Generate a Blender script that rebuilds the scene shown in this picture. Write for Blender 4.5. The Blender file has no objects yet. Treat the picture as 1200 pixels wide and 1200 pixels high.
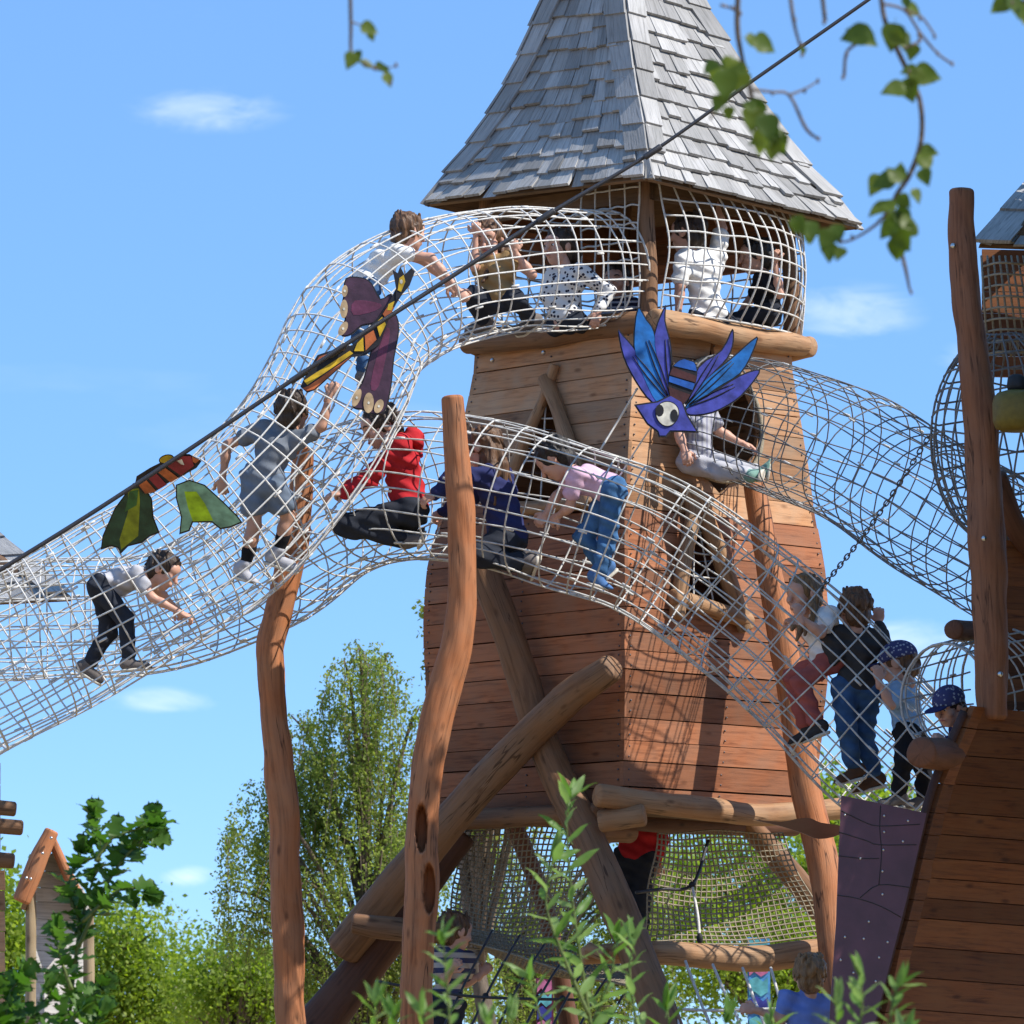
import bpy, math, random
import numpy as np
from mathutils import Vector, Matrix, Euler
from mathutils.geometry import tessellate_polygon
random.seed(7)
RNG = np.random.default_rng(7)
SC = bpy.context.scene
COL = SC.collection
rad = math.radians

# ---------------------------------------------------------------- camera
F = 6180.0          # focal length in pixels of the 1200 px photograph
HOR = 1300.0        # horizon row
CAMZ = 1.6
PITCH = math.atan((HOR - 600) / F)
cd = bpy.data.cameras.new('camera')
cam = bpy.data.objects.new('camera', cd)
COL.objects.link(cam)
cam.location = (0, 0, CAMZ)
cam.rotation_euler = (math.pi / 2 + PITCH, 0, 0)
cd.sensor_width = 36
cd.lens = 36 * F / 1200
cd.clip_end = 6000
cd.dof.use_dof = True
cd.dof.focus_distance = 35.0
cd.dof.aperture_fstop = 9.0
SC.camera = cam

# ---------------------------------------------------------------- world, sun, exposure
SUN_EL, SUN_AZ = rad(48), rad(-20)          # azimuth measured from +X
sdir = Vector((math.cos(SUN_EL) * math.cos(SUN_AZ), math.cos(SUN_EL) * math.sin(SUN_AZ), math.sin(SUN_EL)))
world = bpy.data.worlds.new('World')
SC.world = world
world.use_nodes = True
wn, wl = world.node_tree.nodes, world.node_tree.links
wn.clear()
sky = wn.new('ShaderNodeTexSky')
sky.sky_type = 'NISHITA'
sky.sun_disc = False
sky.sun_elevation = SUN_EL
sky.sun_rotation = math.pi / 2 - SUN_AZ
sky.altitude = 0
sky.air_density = 0.6
sky.dust_density = 0.0
sky.ozone_density = 10.0
bg = wn.new('ShaderNodeBackground')
bg.inputs['Strength'].default_value = 0.15
wo = wn.new('ShaderNodeOutputWorld')
tc = wn.new('ShaderNodeTexCoord')
mp = wn.new('ShaderNodeMapping')
mp.inputs['Scale'].default_value = (9, 9, 34)
mp.inputs['Location'].default_value = (0.4, 5.2, 2.1)
cn = wn.new('ShaderNodeTexNoise')
cn.inputs['Scale'].default_value = 1.0
cn.inputs['Detail'].default_value = 6
cn.inputs['Roughness'].default_value = 0.55
cr = wn.new('ShaderNodeMapRange')
cr.inputs['From Min'].default_value = 0.62
cr.inputs['From Max'].default_value = 0.85
cr.inputs['To Max'].default_value = 0.12
mx = wn.new('ShaderNodeMix')
mx.data_type = 'RGBA'
mx.inputs[7].default_value = (6.0, 6.4, 7.2, 1)
wl.new(tc.outputs['Generated'], mp.inputs['Vector'])
wl.new(mp.outputs['Vector'], cn.inputs['Vector'])
wl.new(cn.outputs['Fac'], cr.inputs['Value'])
# small fair weather wisps standing in fixed directions of the sky
last = cr.outputs['Result']
def skymath(op, a, b, clamp=False):
    q = wn.new('ShaderNodeMath'); q.operation = op; q.use_clamp = clamp
    for k, x in enumerate((a, b)):
        if isinstance(x, (int, float)): q.inputs[k].default_value = x
        else: wl.new(x, q.inputs[k])
    return q.outputs[0]
fine = wn.new('ShaderNodeTexNoise'); fine.inputs['Scale'].default_value = 1; fine.inputs['Detail'].default_value = 7; fine.inputs['Roughness'].default_value = .6; fine.inputs['Distortion'].default_value = .5
fm = wn.new('ShaderNodeMapping'); fm.inputs['Scale'].default_value = (60, 60, 190)
wl.new(tc.outputs['Generated'], fm.inputs[0]); wl.new(fm.outputs[0], fine.inputs['Vector'])
for (az, elv, ww, hh, amt) in [(-3.35, 10.8, .85, .24, .32), (3.7, 8.6, .8, .34, .34), (5.1, 8.1, .5, .2, .2), (-3.8, 4.4, .55, .16, .34), (-3.5, 2.5, .30, .12, .5), (4.2, 5.0, .9, .3, .4), (9, 7, 1.2, .3, .5), (-12, 8, 1.4, .35, .5), (16, 11, 1.5, .4, .5), (-20, 5, 1.6, .3, .5)]:
    a, e = math.radians(az), math.radians(elv)
    sb = wn.new('ShaderNodeVectorMath'); sb.operation = 'SUBTRACT'
    wl.new(tc.outputs['Generated'], sb.inputs[0]); sb.inputs[1].default_value = (math.sin(a) * math.cos(e), math.cos(a) * math.cos(e), math.sin(e))
    ml = wn.new('ShaderNodeVectorMath'); ml.operation = 'MULTIPLY'
    ml.inputs[1].default_value = (1 / math.radians(ww), 1 / math.radians(ww), 1 / math.radians(hh)); wl.new(sb.outputs[0], ml.inputs[0])
    ln = wn.new('ShaderNodeVectorMath'); ln.operation = 'LENGTH'; wl.new(ml.outputs[0], ln.inputs[0])
    d = skymath('SUBTRACT', 1.15, ln.outputs['Value'])
    f = skymath('ADD', d, skymath('MULTIPLY', skymath('SUBTRACT', fine.outputs['Fac'], .5), 3.2))
    f = skymath('MULTIPLY', skymath('MULTIPLY', f, .8, True), skymath('MULTIPLY', d, 2.0, True))
    last = skymath('MAXIMUM', last, skymath('MULTIPLY', f, amt))
wl.new(last, mx.inputs[0])
even = wn.new('ShaderNodeMix'); even.data_type = 'RGBA'        # light even spring haze over the whole sky
even.inputs[0].default_value = 0.5
even.inputs[7].default_value = (1.17, 2.47, 4.5, 1)
wl.new(sky.outputs['Color'], even.inputs[6])
wl.new(even.outputs[2], mx.inputs[6])
wl.new(mx.outputs[2], bg.inputs['Color'])
wl.new(bg.outputs['Background'], wo.inputs['Surface'])
sl = bpy.data.lights.new('sun', 'SUN')
sl.energy = 4.3
sl.angle = rad(0.45)
sl.color = (1.0, 0.95, 0.87)
sun = bpy.data.objects.new('sun', sl)
COL.objects.link(sun)
sun.location = (30, -30, 60)
sun.rotation_euler = sdir.to_track_quat('Z', 'Y').to_euler()
SC.view_settings.view_transform = 'Standard'
SC.view_settings.look = 'None'
SC.view_settings.exposure = 0.62
SC.view_settings.gamma = 1.0
SC.view_settings.use_curve_mapping = False
SC.cycles.max_bounces = 6
SC.cycles.transparent_max_bounces = 8

# ---------------------------------------------------------------- pixels of the photograph to points at a real distance
cp, sp = math.cos(PITCH), math.sin(PITCH)
def W(px, py, Y):
    x = (px - 600) / F
    y = (600 - py) / F
    t = Y / (cp - y * sp)
    return Vector((x * t, Y, CAMZ + (sp + y * cp) * t))
def PX(m, Y=36.0):          # metres to pixels
    return m * F / Y
def M_(p, Y=36.0):          # pixels to metres
    return p * Y / F

# ---------------------------------------------------------------- materials
MATS = {}
def nt(name, rough=0.6, spec=0.3):
    m = bpy.data.materials.new(name)
    m.use_nodes = True
    n = m.node_tree.nodes
    b = n['Principled BSDF']
    b.inputs['Roughness'].default_value = rough
    b.inputs['Specular IOR Level'].default_value = spec
    MATS[name] = m
    return m, n, m.node_tree.links, b
def ramp(n, stops):
    r = n.new('ShaderNodeValToRGB')
    e = r.color_ramp.elements
    while len(e) < len(stops):
        e.new(0.5)
    for k, (p, c) in enumerate(stops):
        e[k].position = p
        e[k].color = (*c, 1)
    return r
def mul(c, f):
    return tuple(min(1, x * f) for x in c)
def grain_mat(name, base, dark, scale=(3.0, 45.0), rough=0.65, var=0.35, bump=0.25, spec=0.25, weather=None, knots=True, crack=0.0):
    """wood: grain runs along u of the UV map (metres)"""
    m, n, l, b = nt(name, rough, spec)
    uv = n.new('ShaderNodeTexCoord')
    oi = n.new('ShaderNodeObjectInfo')
    add = n.new('ShaderNodeVectorMath'); add.operation = 'ADD'
    sc = n.new('ShaderNodeVectorMath'); sc.operation = 'SCALE'
    sc.inputs[0].default_value = (17.3, 9.1, 5.7)
    l.new(oi.outputs['Random'], sc.inputs['Scale'])
    l.new(uv.outputs['UV'], add.inputs[0])
    l.new(sc.outputs[0], add.inputs[1])
    mpn = n.new('ShaderNodeMapping')
    mpn.inputs['Scale'].default_value = (scale[0], scale[1], 1)
    l.new(add.outputs[0], mpn.inputs['Vector'])
    no = n.new('ShaderNodeTexNoise')
    no.inputs['Scale'].default_value = 1
    no.inputs['Detail'].default_value = 7
    no.inputs['Roughness'].default_value = 0.65
    no.inputs['Distortion'].default_value = 0.6
    l.new(mpn.outputs[0], no.inputs['Vector'])
    big = n.new('ShaderNodeTexNoise')
    big.inputs['Scale'].default_value = 4.5
    big.inputs['Detail'].default_value = 4
    l.new(add.outputs[0], big.inputs['Vector'])
    r = ramp(n, [(0.30, dark), (0.5, base), (0.75, mul(base, 1.25))])
    l.new(no.outputs['Fac'], r.inputs[0])
    # blotches of wear
    wr = n.new('ShaderNodeMapRange')
    wr.inputs['From Min'].default_value = 0.35; wr.inputs['From Max'].default_value = 0.7
    wr.inputs['To Min'].default_value = 0.0; wr.inputs['To Max'].default_value = 0.55
    l.new(big.outputs['Fac'], wr.inputs[0])
    m1 = n.new('ShaderNodeMix'); m1.data_type = 'RGBA'
    l.new(wr.outputs[0], m1.inputs[0])
    l.new(r.outputs[0], m1.inputs[6])
    m1.inputs[7].default_value = (*(weather or mul(dark, 1.1)), 1)
    out = m1.outputs[2]
    if knots:
        vo = n.new('ShaderNodeTexVoronoi')
        vo.inputs['Scale'].default_value = 1
        vm = n.new('ShaderNodeMapping'); vm.inputs['Scale'].default_value = (3.2, 8.0, 1)
        l.new(add.outputs[0], vm.inputs[0]); l.new(vm.outputs[0], vo.inputs['Vector'])
        kr = n.new('ShaderNodeMapRange')
        kr.inputs['From Min'].default_value = 0.05; kr.inputs['From Max'].default_value = 0.16
        kr.inputs['To Min'].default_value = 0.7; kr.inputs['To Max'].default_value = 0.0
        l.new(vo.outputs['Distance'], kr.inputs[0])
        m2 = n.new('ShaderNodeMix'); m2.data_type = 'RGBA'
        l.new(kr.outputs[0], m2.inputs[0]); l.new(out, m2.inputs[6])
        m2.inputs[7].default_value = (*mul(dark, 0.6), 1)
        out = m2.outputs[2]
    if crack:
        # drying splits: thin dark lines running with the grain
        cm = n.new('ShaderNodeMapping'); cm.inputs['Scale'].default_value = (1.1, 17, 1)
        cn_ = n.new('ShaderNodeTexNoise'); cn_.inputs['Scale'].default_value = 1; cn_.inputs['Detail'].default_value = 3; cn_.inputs['Distortion'].default_value = .3
        l.new(add.outputs[0], cm.inputs[0]); l.new(cm.outputs[0], cn_.inputs['Vector'])
        ab_ = n.new('ShaderNodeMath'); ab_.operation = 'SUBTRACT'; ab_.inputs[1].default_value = .5; l.new(cn_.outputs['Fac'], ab_.inputs[0])
        a2 = n.new('ShaderNodeMath'); a2.operation = 'ABSOLUTE'; l.new(ab_.outputs[0], a2.inputs[0])
        cr_ = n.new('ShaderNodeMapRange'); cr_.inputs['From Min'].default_value = .004; cr_.inputs['From Max'].default_value = .02; cr_.inputs['To Min'].default_value = crack; cr_.inputs['To Max'].default_value = 0
        l.new(a2.outputs[0], cr_.inputs[0])
        gate = n.new('ShaderNodeMapRange'); gate.inputs['From Min'].default_value = .45; gate.inputs['From Max'].default_value = .6; l.new(big.outputs['Fac'], gate.inputs[0])
        gm = n.new('ShaderNodeMath'); gm.operation = 'MULTIPLY'; l.new(cr_.outputs[0], gm.inputs[0]); l.new(gate.outputs[0], gm.inputs[1])
        m3 = n.new('ShaderNodeMix'); m3.data_type = 'RGBA'; l.new(gm.outputs[0], m3.inputs[0]); l.new(out, m3.inputs[6]); m3.inputs[7].default_value = (*mul(dark, .35), 1)
        out = m3.outputs[2]
    hs = n.new('ShaderNodeHueSaturation')
    vr = n.new('ShaderNodeMapRange')
    vr.inputs['To Min'].default_value = 1 - var; vr.inputs['To Max'].default_value = 1 + var * 0.6
    l.new(oi.outputs['Random'], vr.inputs[0])
    l.new(vr.outputs[0], hs.inputs['Value'])
    l.new(out, hs.inputs['Color'])
    l.new(hs.outputs[0], b.inputs['Base Color'])
    bu = n.new('ShaderNodeBump'); bu.inputs['Strength'].default_value = bump; bu.inputs['Distance'].default_value = 0.01
    l.new(no.outputs['Fac'], bu.inputs['Height'])
    l.new(bu.outputs[0], b.inputs['Normal'])
    return m
def plain_mat(name, col, rough=0.6, spec=0.3, var=0.15, scale=30, bump=0.15, metal=0.0, bscale=None):
    """object colour with blotchy variation and a fine relief"""
    m, n, l, b = nt(name, rough, spec)
    b.inputs['Metallic'].default_value = metal
    t = n.new('ShaderNodeTexCoord')
    no = n.new('ShaderNodeTexNoise'); no.inputs['Scale'].default_value = scale; no.inputs['Detail'].default_value = 5
    l.new(t.outputs['Object'], no.inputs['Vector'])
    r = ramp(n, [(0.3, mul(col, 1 - var)), (0.7, mul(col, 1 + var))])
    l.new(no.outputs['Fac'], r.inputs[0]); l.new(r.outputs[0], b.inputs['Base Color'])
    n2 = n.new('ShaderNodeTexNoise'); n2.inputs['Scale'].default_value = bscale or scale * 4
    l.new(t.outputs['Object'], n2.inputs['Vector'])
    bu = n.new('ShaderNodeBump'); bu.inputs['Strength'].default_value = bump; bu.inputs['Distance'].default_value = 0.006
    l.new(n2.outputs['Fac'], bu.inputs['Height']); l.new(bu.outputs[0], b.inputs['Normal'])
    return m
def leaf_mat(name, cols, trans=0.45, rough=0.45):
    m, n, l, b = nt(name, rough, 0.3)
    ge = n.new('ShaderNodeNewGeometry')
    oi = n.new('ShaderNodeObjectInfo')
    ad = n.new('ShaderNodeMath'); ad.operation = 'ADD'
    fr = n.new('ShaderNodeMath'); fr.operation = 'FRACT'
    l.new(ge.outputs['Random Per Island'], ad.inputs[0]); l.new(oi.outputs['Random'], ad.inputs[1])
    l.new(ad.outputs[0], fr.inputs[0])
    k = len(cols)
    r = ramp(n, [(i / (k - 1), c) for i, c in enumerate(cols)])
    l.new(fr.outputs[0], r.inputs[0]); l.new(r.outputs[0], b.inputs['Base Color'])
    tr = n.new('ShaderNodeBsdfTranslucent')
    br = n.new('ShaderNodeHueSaturation'); br.inputs['Value'].default_value = 1.7; br.inputs['Saturation'].default_value = 1.1
    l.new(r.outputs[0], br.inputs['Color']); l.new(br.outputs[0], tr.inputs['Color'])
    ms = n.new('ShaderNodeMixShader'); ms.inputs[0].default_value = trans
    l.new(b.outputs[0], ms.inputs[1]); l.new(tr.outputs[0], ms.inputs[2])
    l.new(ms.outputs[0], n['Material Output'].inputs['Surface'])
    return m
def stripe_mat(name, ca, cb, freq, axis=2, duty=0.5, rough=0.8):
    m, n, l, b = nt(name, rough, 0.15)
    t = n.new('ShaderNodeTexCoord'); s = n.new('ShaderNodeSeparateXYZ')
    l.new(t.outputs['Object'], s.inputs[0])
    a = n.new('ShaderNodeMath'); a.operation = 'MULTIPLY'; a.inputs[1].default_value = freq
    l.new(s.outputs[axis], a.inputs[0])
    fr = n.new('ShaderNodeMath'); fr.operation = 'FRACT'; l.new(a.outputs[0], fr.inputs[0])
    g = n.new('ShaderNodeMath'); g.operation = 'GREATER_THAN'; g.inputs[1].default_value = duty
    l.new(fr.outputs[0], g.inputs[0])
    x = n.new('ShaderNodeMix'); x.data_type = 'RGBA'
    x.inputs[6].default_value = (*ca, 1); x.inputs[7].default_value = (*cb, 1)
    l.new(g.outputs[0], x.inputs[0]); l.new(x.outputs[2], b.inputs['Base Color'])
    return m
def spot_mat(name, ca, cb, scale=60, th=0.35):
    m, n, l, b = nt(name, 0.85, 0.1)
    t = n.new('ShaderNodeTexCoord'); v = n.new('ShaderNodeTexVoronoi'); v.inputs['Scale'].default_value = scale
    l.new(t.outputs['Object'], v.inputs['Vector'])
    g = n.new('ShaderNodeMath'); g.operation = 'LESS_THAN'; g.inputs[1].default_value = th
    l.new(v.outputs['Distance'], g.inputs[0])
    x = n.new('ShaderNodeMix'); x.data_type = 'RGBA'
    x.inputs[6].default_value = (*ca, 1); x.inputs[7].default_value = (*cb, 1)
    l.new(g.outputs[0], x.inputs[0]); l.new(x.outputs[2], b.inputs['Base Color'])
    return m

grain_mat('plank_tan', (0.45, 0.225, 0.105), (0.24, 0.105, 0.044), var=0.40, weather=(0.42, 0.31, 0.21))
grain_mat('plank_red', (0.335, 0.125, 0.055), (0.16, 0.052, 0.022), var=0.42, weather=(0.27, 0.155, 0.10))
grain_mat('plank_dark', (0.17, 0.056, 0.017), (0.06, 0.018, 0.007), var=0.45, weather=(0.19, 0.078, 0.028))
grain_mat('plank_inner', (0.16, 0.09, 0.045), (0.08, 0.045, 0.02), var=0.2)
grain_mat('shingle', (0.38, 0.37, 0.36), (0.15, 0.145, 0.14), scale=(4, 60), rough=0.7, var=0.36, bump=0.6, weather=(0.27, 0.265, 0.25), knots=False)
grain_mat('log_red', (0.41, 0.150, 0.058), (0.15, 0.05, 0.02), scale=(1.6, 26), var=0.15, bump=0.7, weather=(0.40, 0.21, 0.115), crack=.85)
grain_mat('log_tan', (0.36, 0.19, 0.092), (0.17, 0.08, 0.036), scale=(1.6, 26), var=0.15, bump=0.6, weather=(0.40, 0.28, 0.17), crack=.8)
grain_mat('log_brown', (0.22, 0.11, 0.052), (0.10, 0.045, 0.02), scale=(1.6, 26), var=0.15, bump=0.7, weather=(0.20, 0.13, 0.085), crack=.8)
grain_mat('log_post', (0.215, 0.088, 0.042), (0.09, 0.034, 0.017), scale=(1.6, 26), var=0.1, bump=0.7, weather=(0.24, 0.12, 0.07), crack=.8)
grain_mat('log_dark', (0.12, 0.05, 0.028), (0.05, 0.022, 0.013), scale=(1.6, 26), var=0.15, bump=0.5, weather=(0.15, 0.07, 0.04))
grain_mat('board_white', (0.60, 0.57, 0.54), (0.32, 0.30, 0.28), var=0.15, weather=(0.42, 0.40, 0.38), knots=False)
grain_mat('post_grey', (0.33, 0.25, 0.15), (0.17, 0.12, 0.07), scale=(2, 30), var=0.1)
grain_mat('bark', (0.16, 0.12, 0.085), (0.06, 0.045, 0.03), scale=(6, 14), var=0.1, bump=0.9, knots=False)
plain_mat('rope_white', (0.66, 0.64, 0.60), 0.7, 0.2, 0.18, 60, 0.5, bscale=900)
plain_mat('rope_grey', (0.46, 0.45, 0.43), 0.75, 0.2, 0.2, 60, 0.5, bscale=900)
plain_mat('rope_dark', (0.20, 0.20, 0.20), 0.75, 0.2, 0.2, 60, 0.5, bscale=900)
plain_mat('rope_tan', (0.33, 0.285, 0.21), 0.85, 0.1, 0.2, 60, 0.5, bscale=900)
plain_mat('cable_dark', (0.035, 0.035, 0.042), 0.45, 0.5, 0.1, 40, 0.4, bscale=700)
plain_mat('steel', (0.55, 0.55, 0.55), 0.3, 0.5, 0.1, 40, 0.1, metal=1.0)
plain_mat('steel_dark', (0.12, 0.12, 0.13), 0.45, 0.5, 0.15, 40, 0.1, metal=0.8)
plain_mat('purple_sheet', (0.075, 0.026, 0.042), 0.38, 0.45, 0.25, 5, 0.1)
plain_mat('rust_rim', (0.06, 0.03, 0.025), 0.7)
plain_mat('yellow_lantern', (0.13, 0.10, 0.016), 0.45)
plain_mat('black_rubber', (0.02, 0.02, 0.022), 0.6)

# ---------------------------------------------------------------- mesh helpers
ORG = {}
def org(o):
    return ORG.get(o.name, Vector((0, 0, 0))) if o else Vector((0, 0, 0))
def tag(o, label=None, cat=None, group=None, kind=None):
    if label: o['label'] = label
    if cat: o['category'] = cat
    if group: o['group'] = group
    if kind: o['kind'] = kind
    return o
def empty(name, loc, label, cat, group=None):
    o = bpy.data.objects.new(name, None)
    COL.objects.link(o)
    o.location = loc
    o.empty_display_size = 0.2
    ORG[o.name] = Vector(loc)
    return tag(o, label, cat, group)
class MB:
    def __init__(s):
        s.v, s.f, s.uv, s.mi = [], [], [], []
    def add(s, vs, fs, uvs=None, mi=0):
        o = len(s.v)
        s.v.extend([tuple(x) for x in vs])
        for k, f in enumerate(fs):
            s.f.append(tuple(i + o for i in f))
            s.uv.append(uvs[k] if uvs else [(0, 0)] * len(f))
            s.mi.append(mi)
        return s
    def build(s, name, mats, parent=None, smooth=True):
        O = org(parent)
        me = bpy.data.meshes.new(name)
        v = np.array(s.v, dtype=np.float64).reshape(-1, 3) - np.array(O)
        at = None
        if parent is None and len(v):
            at = np.array([(v[:, 0].min() + v[:, 0].max()) / 2, (v[:, 1].min() + v[:, 1].max()) / 2, v[:, 2].min()])
            v = v - at
        me.from_pydata(v.tolist(), [], s.f)
        ul = me.uv_layers.new(name='UVMap')
        ul.data.foreach_set('uv', np.array([c for f in s.uv for p in f for c in p], dtype=np.float32))
        if not isinstance(mats, (list, tuple)): mats = [mats]
        for m in mats: me.materials.append(MATS[m] if isinstance(m, str) else m)
        me.polygons.foreach_set('material_index', np.array(s.mi, dtype=np.int32))
        me.polygons.foreach_set('use_smooth', np.full(len(s.f), smooth))
        me.update()
        o = bpy.data.objects.new(name, me)
        COL.objects.link(o)
        if parent is not None:
            o.parent = parent
            ORG[o.name] = O
        else:
            o.location = at
            ORG[o.name] = Vector(at)
        return o
def hexa(mb, p, mi=0, ulen=None):
    """p: 8 points, back ring 0-3 then front ring 4-7, u runs 0->1"""
    p = [Vector(q) for q in p]
    L = (p[1] - p[0]).length; H = (p[3] - p[0]).length; T = (p[4] - p[0]).length
    fs = [(4, 5, 6, 7), (1, 0, 3, 2), (0, 1, 5, 4), (3, 7, 6, 2), (0, 4, 7, 3), (1, 2, 6, 5)]
    uq = [(0, 0), (L, 0), (L, H), (0, H)]
    us = [uq, [(L, 0), (0, 0), (0, H), (L, H)], [(0, 0), (L, 0), (L, T), (0, T)], [(0, 0), (0, T), (L, T), (L, 0)],
          [(0, 0), (T, 0), (T, H), (0, H)], [(0, 0), (0, H), (T, H), (T, 0)]]
    mb.add(p, fs, us, mi)
def board(mb, a, b, c, d, n, th, mi=0):
    """quad a b c d (front face, ccw seen from n) thickened backwards"""
    n = Vector(n).normalized() * th
    hexa(mb, [Vector(a) - n, Vector(b) - n, Vector(c) - n, Vector(d) - n, a, b, c, d], mi)
def bx(mb, c, s, rot=None, mi=0):
    x, y, z = s[0] / 2, s[1] / 2, s[2] / 2
    pts = [Vector(q) for q in [(-x, y, -z), (x, y, -z), (x, y, z), (-x, y, z), (-x, -y, -z), (x, -y, -z), (x, -y, z), (-x, -y, z)]]
    if rot: pts = [rot @ q for q in pts]
    hexa(mb, [Vector(c) + q for q in pts], mi)
def catmull(P, sub):
    P = np.array([list(p) for p in P], dtype=float)
    n = len(P)
    if n < 3 or sub <= 1:
        if sub <= 1: return P
        t = np.linspace(0, 1, sub + 1)[:, None]
        return P[0] * (1 - t) + P[-1] * t
    out = []
    for i in range(n - 1):
        p0, p1, p2, p3 = P[max(i - 1, 0)], P[i], P[i + 1], P[min(i + 2, n - 1)]
        if i == 0: p0 = 2 * P[0] - P[1]
        if i == n - 2: p3 = 2 * P[-1] - P[-2]
        for k in range(sub):
            t = k / sub
            out.append(0.5 * ((2 * p1) + (-p0 + p2) * t + (2 * p0 - 5 * p1 + 4 * p2 - p3) * t * t + (-p0 + 3 * p1 - 3 * p2 + p3) * t ** 3))
    out.append(P[-1])
    return np.array(out)
def frames(P, ref=None):
    T = np.gradient(P, axis=0)
    T /= np.linalg.norm(T, axis=1)[:, None] + 1e-12
    A = np.zeros_like(P); B = np.zeros_like(P)
    r = np.array(ref if ref is not None else ([0, 0, 1] if abs(T[0][2]) < 0.9 else [1, 0, 0]), dtype=float)
    for i in range(len(P)):
        a = r - T[i] * (r @ T[i])
        a /= np.linalg.norm(a) + 1e-12
        A[i] = a; B[i] = np.cross(T[i], a)
        r = a
    return T, A, B
def sweep(mb, pts, rads, n=10, sub=5, wob=0.0, cap=0.0, mi=0, closed=False, mod=None, seed=0):
    """tube along pts; cap>0 gives rounded ends (fraction of the radius)"""
    rg = np.random.default_rng(abs(seed) + 11)
    Q = np.array([[*p, r] for p, r in zip(pts, rads)], dtype=float)
    Q = catmull(Q, sub)
    P, R = Q[:, :3], Q[:, 3]
    if closed:
        P = np.vstack([P[:-1]]); R = R[:-1]
        T = np.roll(P, -1, 0) - np.roll(P, 1, 0)
        T /= np.linalg.norm(T, axis=1)[:, None]
        nrm = np.cross(T[0], T[len(T) // 4]); nrm /= np.linalg.norm(nrm)
        A = np.tile(nrm, (len(P), 1)); B = np.cross(T, A)
        B /= np.linalg.norm(B, axis=1)[:, None]; A = np.cross(B, T)
    else:
        T, A, B = frames(P)
    if cap > 0 and not closed:
        ang = [85, 62, 38, 16]
        pre = [(P[0] - T[0] * R[0] * cap * math.sin(rad(a)), R[0] * (math.cos(rad(a)) if cap > .6 else (math.cos(rad(a)) * .45 + .55 if a < 80 else .02)), T[0], A[0], B[0]) for a in ang]
        post = [(P[-1] + T[-1] * R[-1] * cap * math.sin(rad(a)), R[-1] * (math.cos(rad(a)) if cap > .6 else (math.cos(rad(a)) * .45 + .55 if a < 80 else .02)), T[-1], A[-1], B[-1]) for a in ang[::-1]]
        P = np.vstack([[q[0] for q in pre], P, [q[0] for q in post]])
        R = np.concatenate([[q[1] for q in pre], R, [q[1] for q in post]])
        A = np.vstack([[q[3] for q in pre], A, [q[3] for q in post]])
        B = np.vstack([[q[4] for q in pre], B, [q[4] for q in post]])
    N = len(P)
    s = np.concatenate([[0], np.cumsum(np.linalg.norm(np.diff(P, axis=0), axis=1))])
    th = np.linspace(0, 2 * math.pi, n, endpoint=False)
    RR = np.repeat(R[:, None], n, 1)
    if wob:
        ph = rg.uniform(0, 6.28, 6)
        RR = RR * (1 + wob * (0.5 * np.sin(2 * th[None] + 2.1 * s[:, None] + ph[0]) + 0.4 * np.sin(3 * th[None] - 5.0 * s[:, None] + ph[1])
                  + 0.35 * np.sin(7.3 * s[:, None] + ph[2]) + 0.3 * np.sin(13 * s[:, None] + th[None] + ph[3]) + .25 * np.sin(5 * th[None] + 21 * s[:, None] + ph[4])))
    V = P[:, None] + A[:, None] * (RR * np.cos(th))[..., None] + B[:, None] * (RR * np.sin(th))[..., None]
    if mod is not None: V = mod(V, P)
    V = V.reshape(-1, 3)
    fs, us = [], []
    rm = float(np.mean(R)) * 2 * math.pi / n
    M = N if closed else N - 1
    for i in range(M):
        i2 = (i + 1) % N
        for j in range(n):
            j2 = (j + 1) % n
            fs.append((i * n + j, i * n + j2, i2 * n + j2, i2 * n + j))
            s2 = s[i2] if i2 > i else s[i] + .05
            us.append([(s[i], j * rm), (s[i], (j + 1) * rm), (s2, (j + 1) * rm), (s2, j * rm)])
    if not closed:
        fs.append(tuple(range(n - 1, -1, -1))); us.append([(0.3 * math.cos(t) * R[0], .3 * math.sin(t) * R[0]) for t in th[::-1]])
        fs.append(tuple((N - 1) * n + j for j in range(n))); us.append([(.3 * math.cos(t) * R[-1], .3 * math.sin(t) * R[-1]) for t in th])
    mb.add(V, fs, us, mi)
    return P
def log_obj(name, pp, mat, parent=None, n=20, sub=10, wob=0.05, cap=0.35, mod=None, seed=None):
    """pp: (px, py, Y, width in px)"""
    mb = MB()
    pts = [W(a, b, Y) for a, b, Y, w in pp]
    rr = [w * Y / F / 2 for a, b, Y, w in pp]
    sweep(mb, pts, rr, n, sub, wob, cap, 0, mod=mod, seed=seed if seed is not None else random.randint(0, 9999))
    return mb.build(name, mat, parent)
def ellipsoid(mb, c, r, nu=14, nv=9, mi=0, rot=None):
    V, fs = [], []
    for i in range(nv + 1):
        a = math.pi * i / nv
        for j in range(nu):
            t = 2 * math.pi * j / nu
            q = Vector((r[0] * math.sin(a) * math.cos(t), r[1] * math.sin(a) * math.sin(t), r[2] * math.cos(a)))
            if rot: q = rot @ q
            V.append(Vector(c) + q)
    for i in range(nv):
        for j in range(nu):
            j2 = (j + 1) % nu
            fs.append((i * nu + j, (i + 1) * nu + j, (i + 1) * nu + j2, i * nu + j2))
    mb.add(V, fs, None, mi)
def lathe(mb, c, prof, n=20, mi=0):
    V, fs = [], []
    for r, z in prof:
        for j in range(n):
            t = 2 * math.pi * j / n
            V.append(Vector(c) + Vector((r * math.cos(t), r * math.sin(t), z)))
    for i in range(len(prof) - 1):
        for j in range(n):
            j2 = (j + 1) % n
            fs.append((i * n + j, i * n + j2, (i + 1) * n + j2, (i + 1) * n + j))
    mb.add(V, fs, None, mi)
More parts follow.
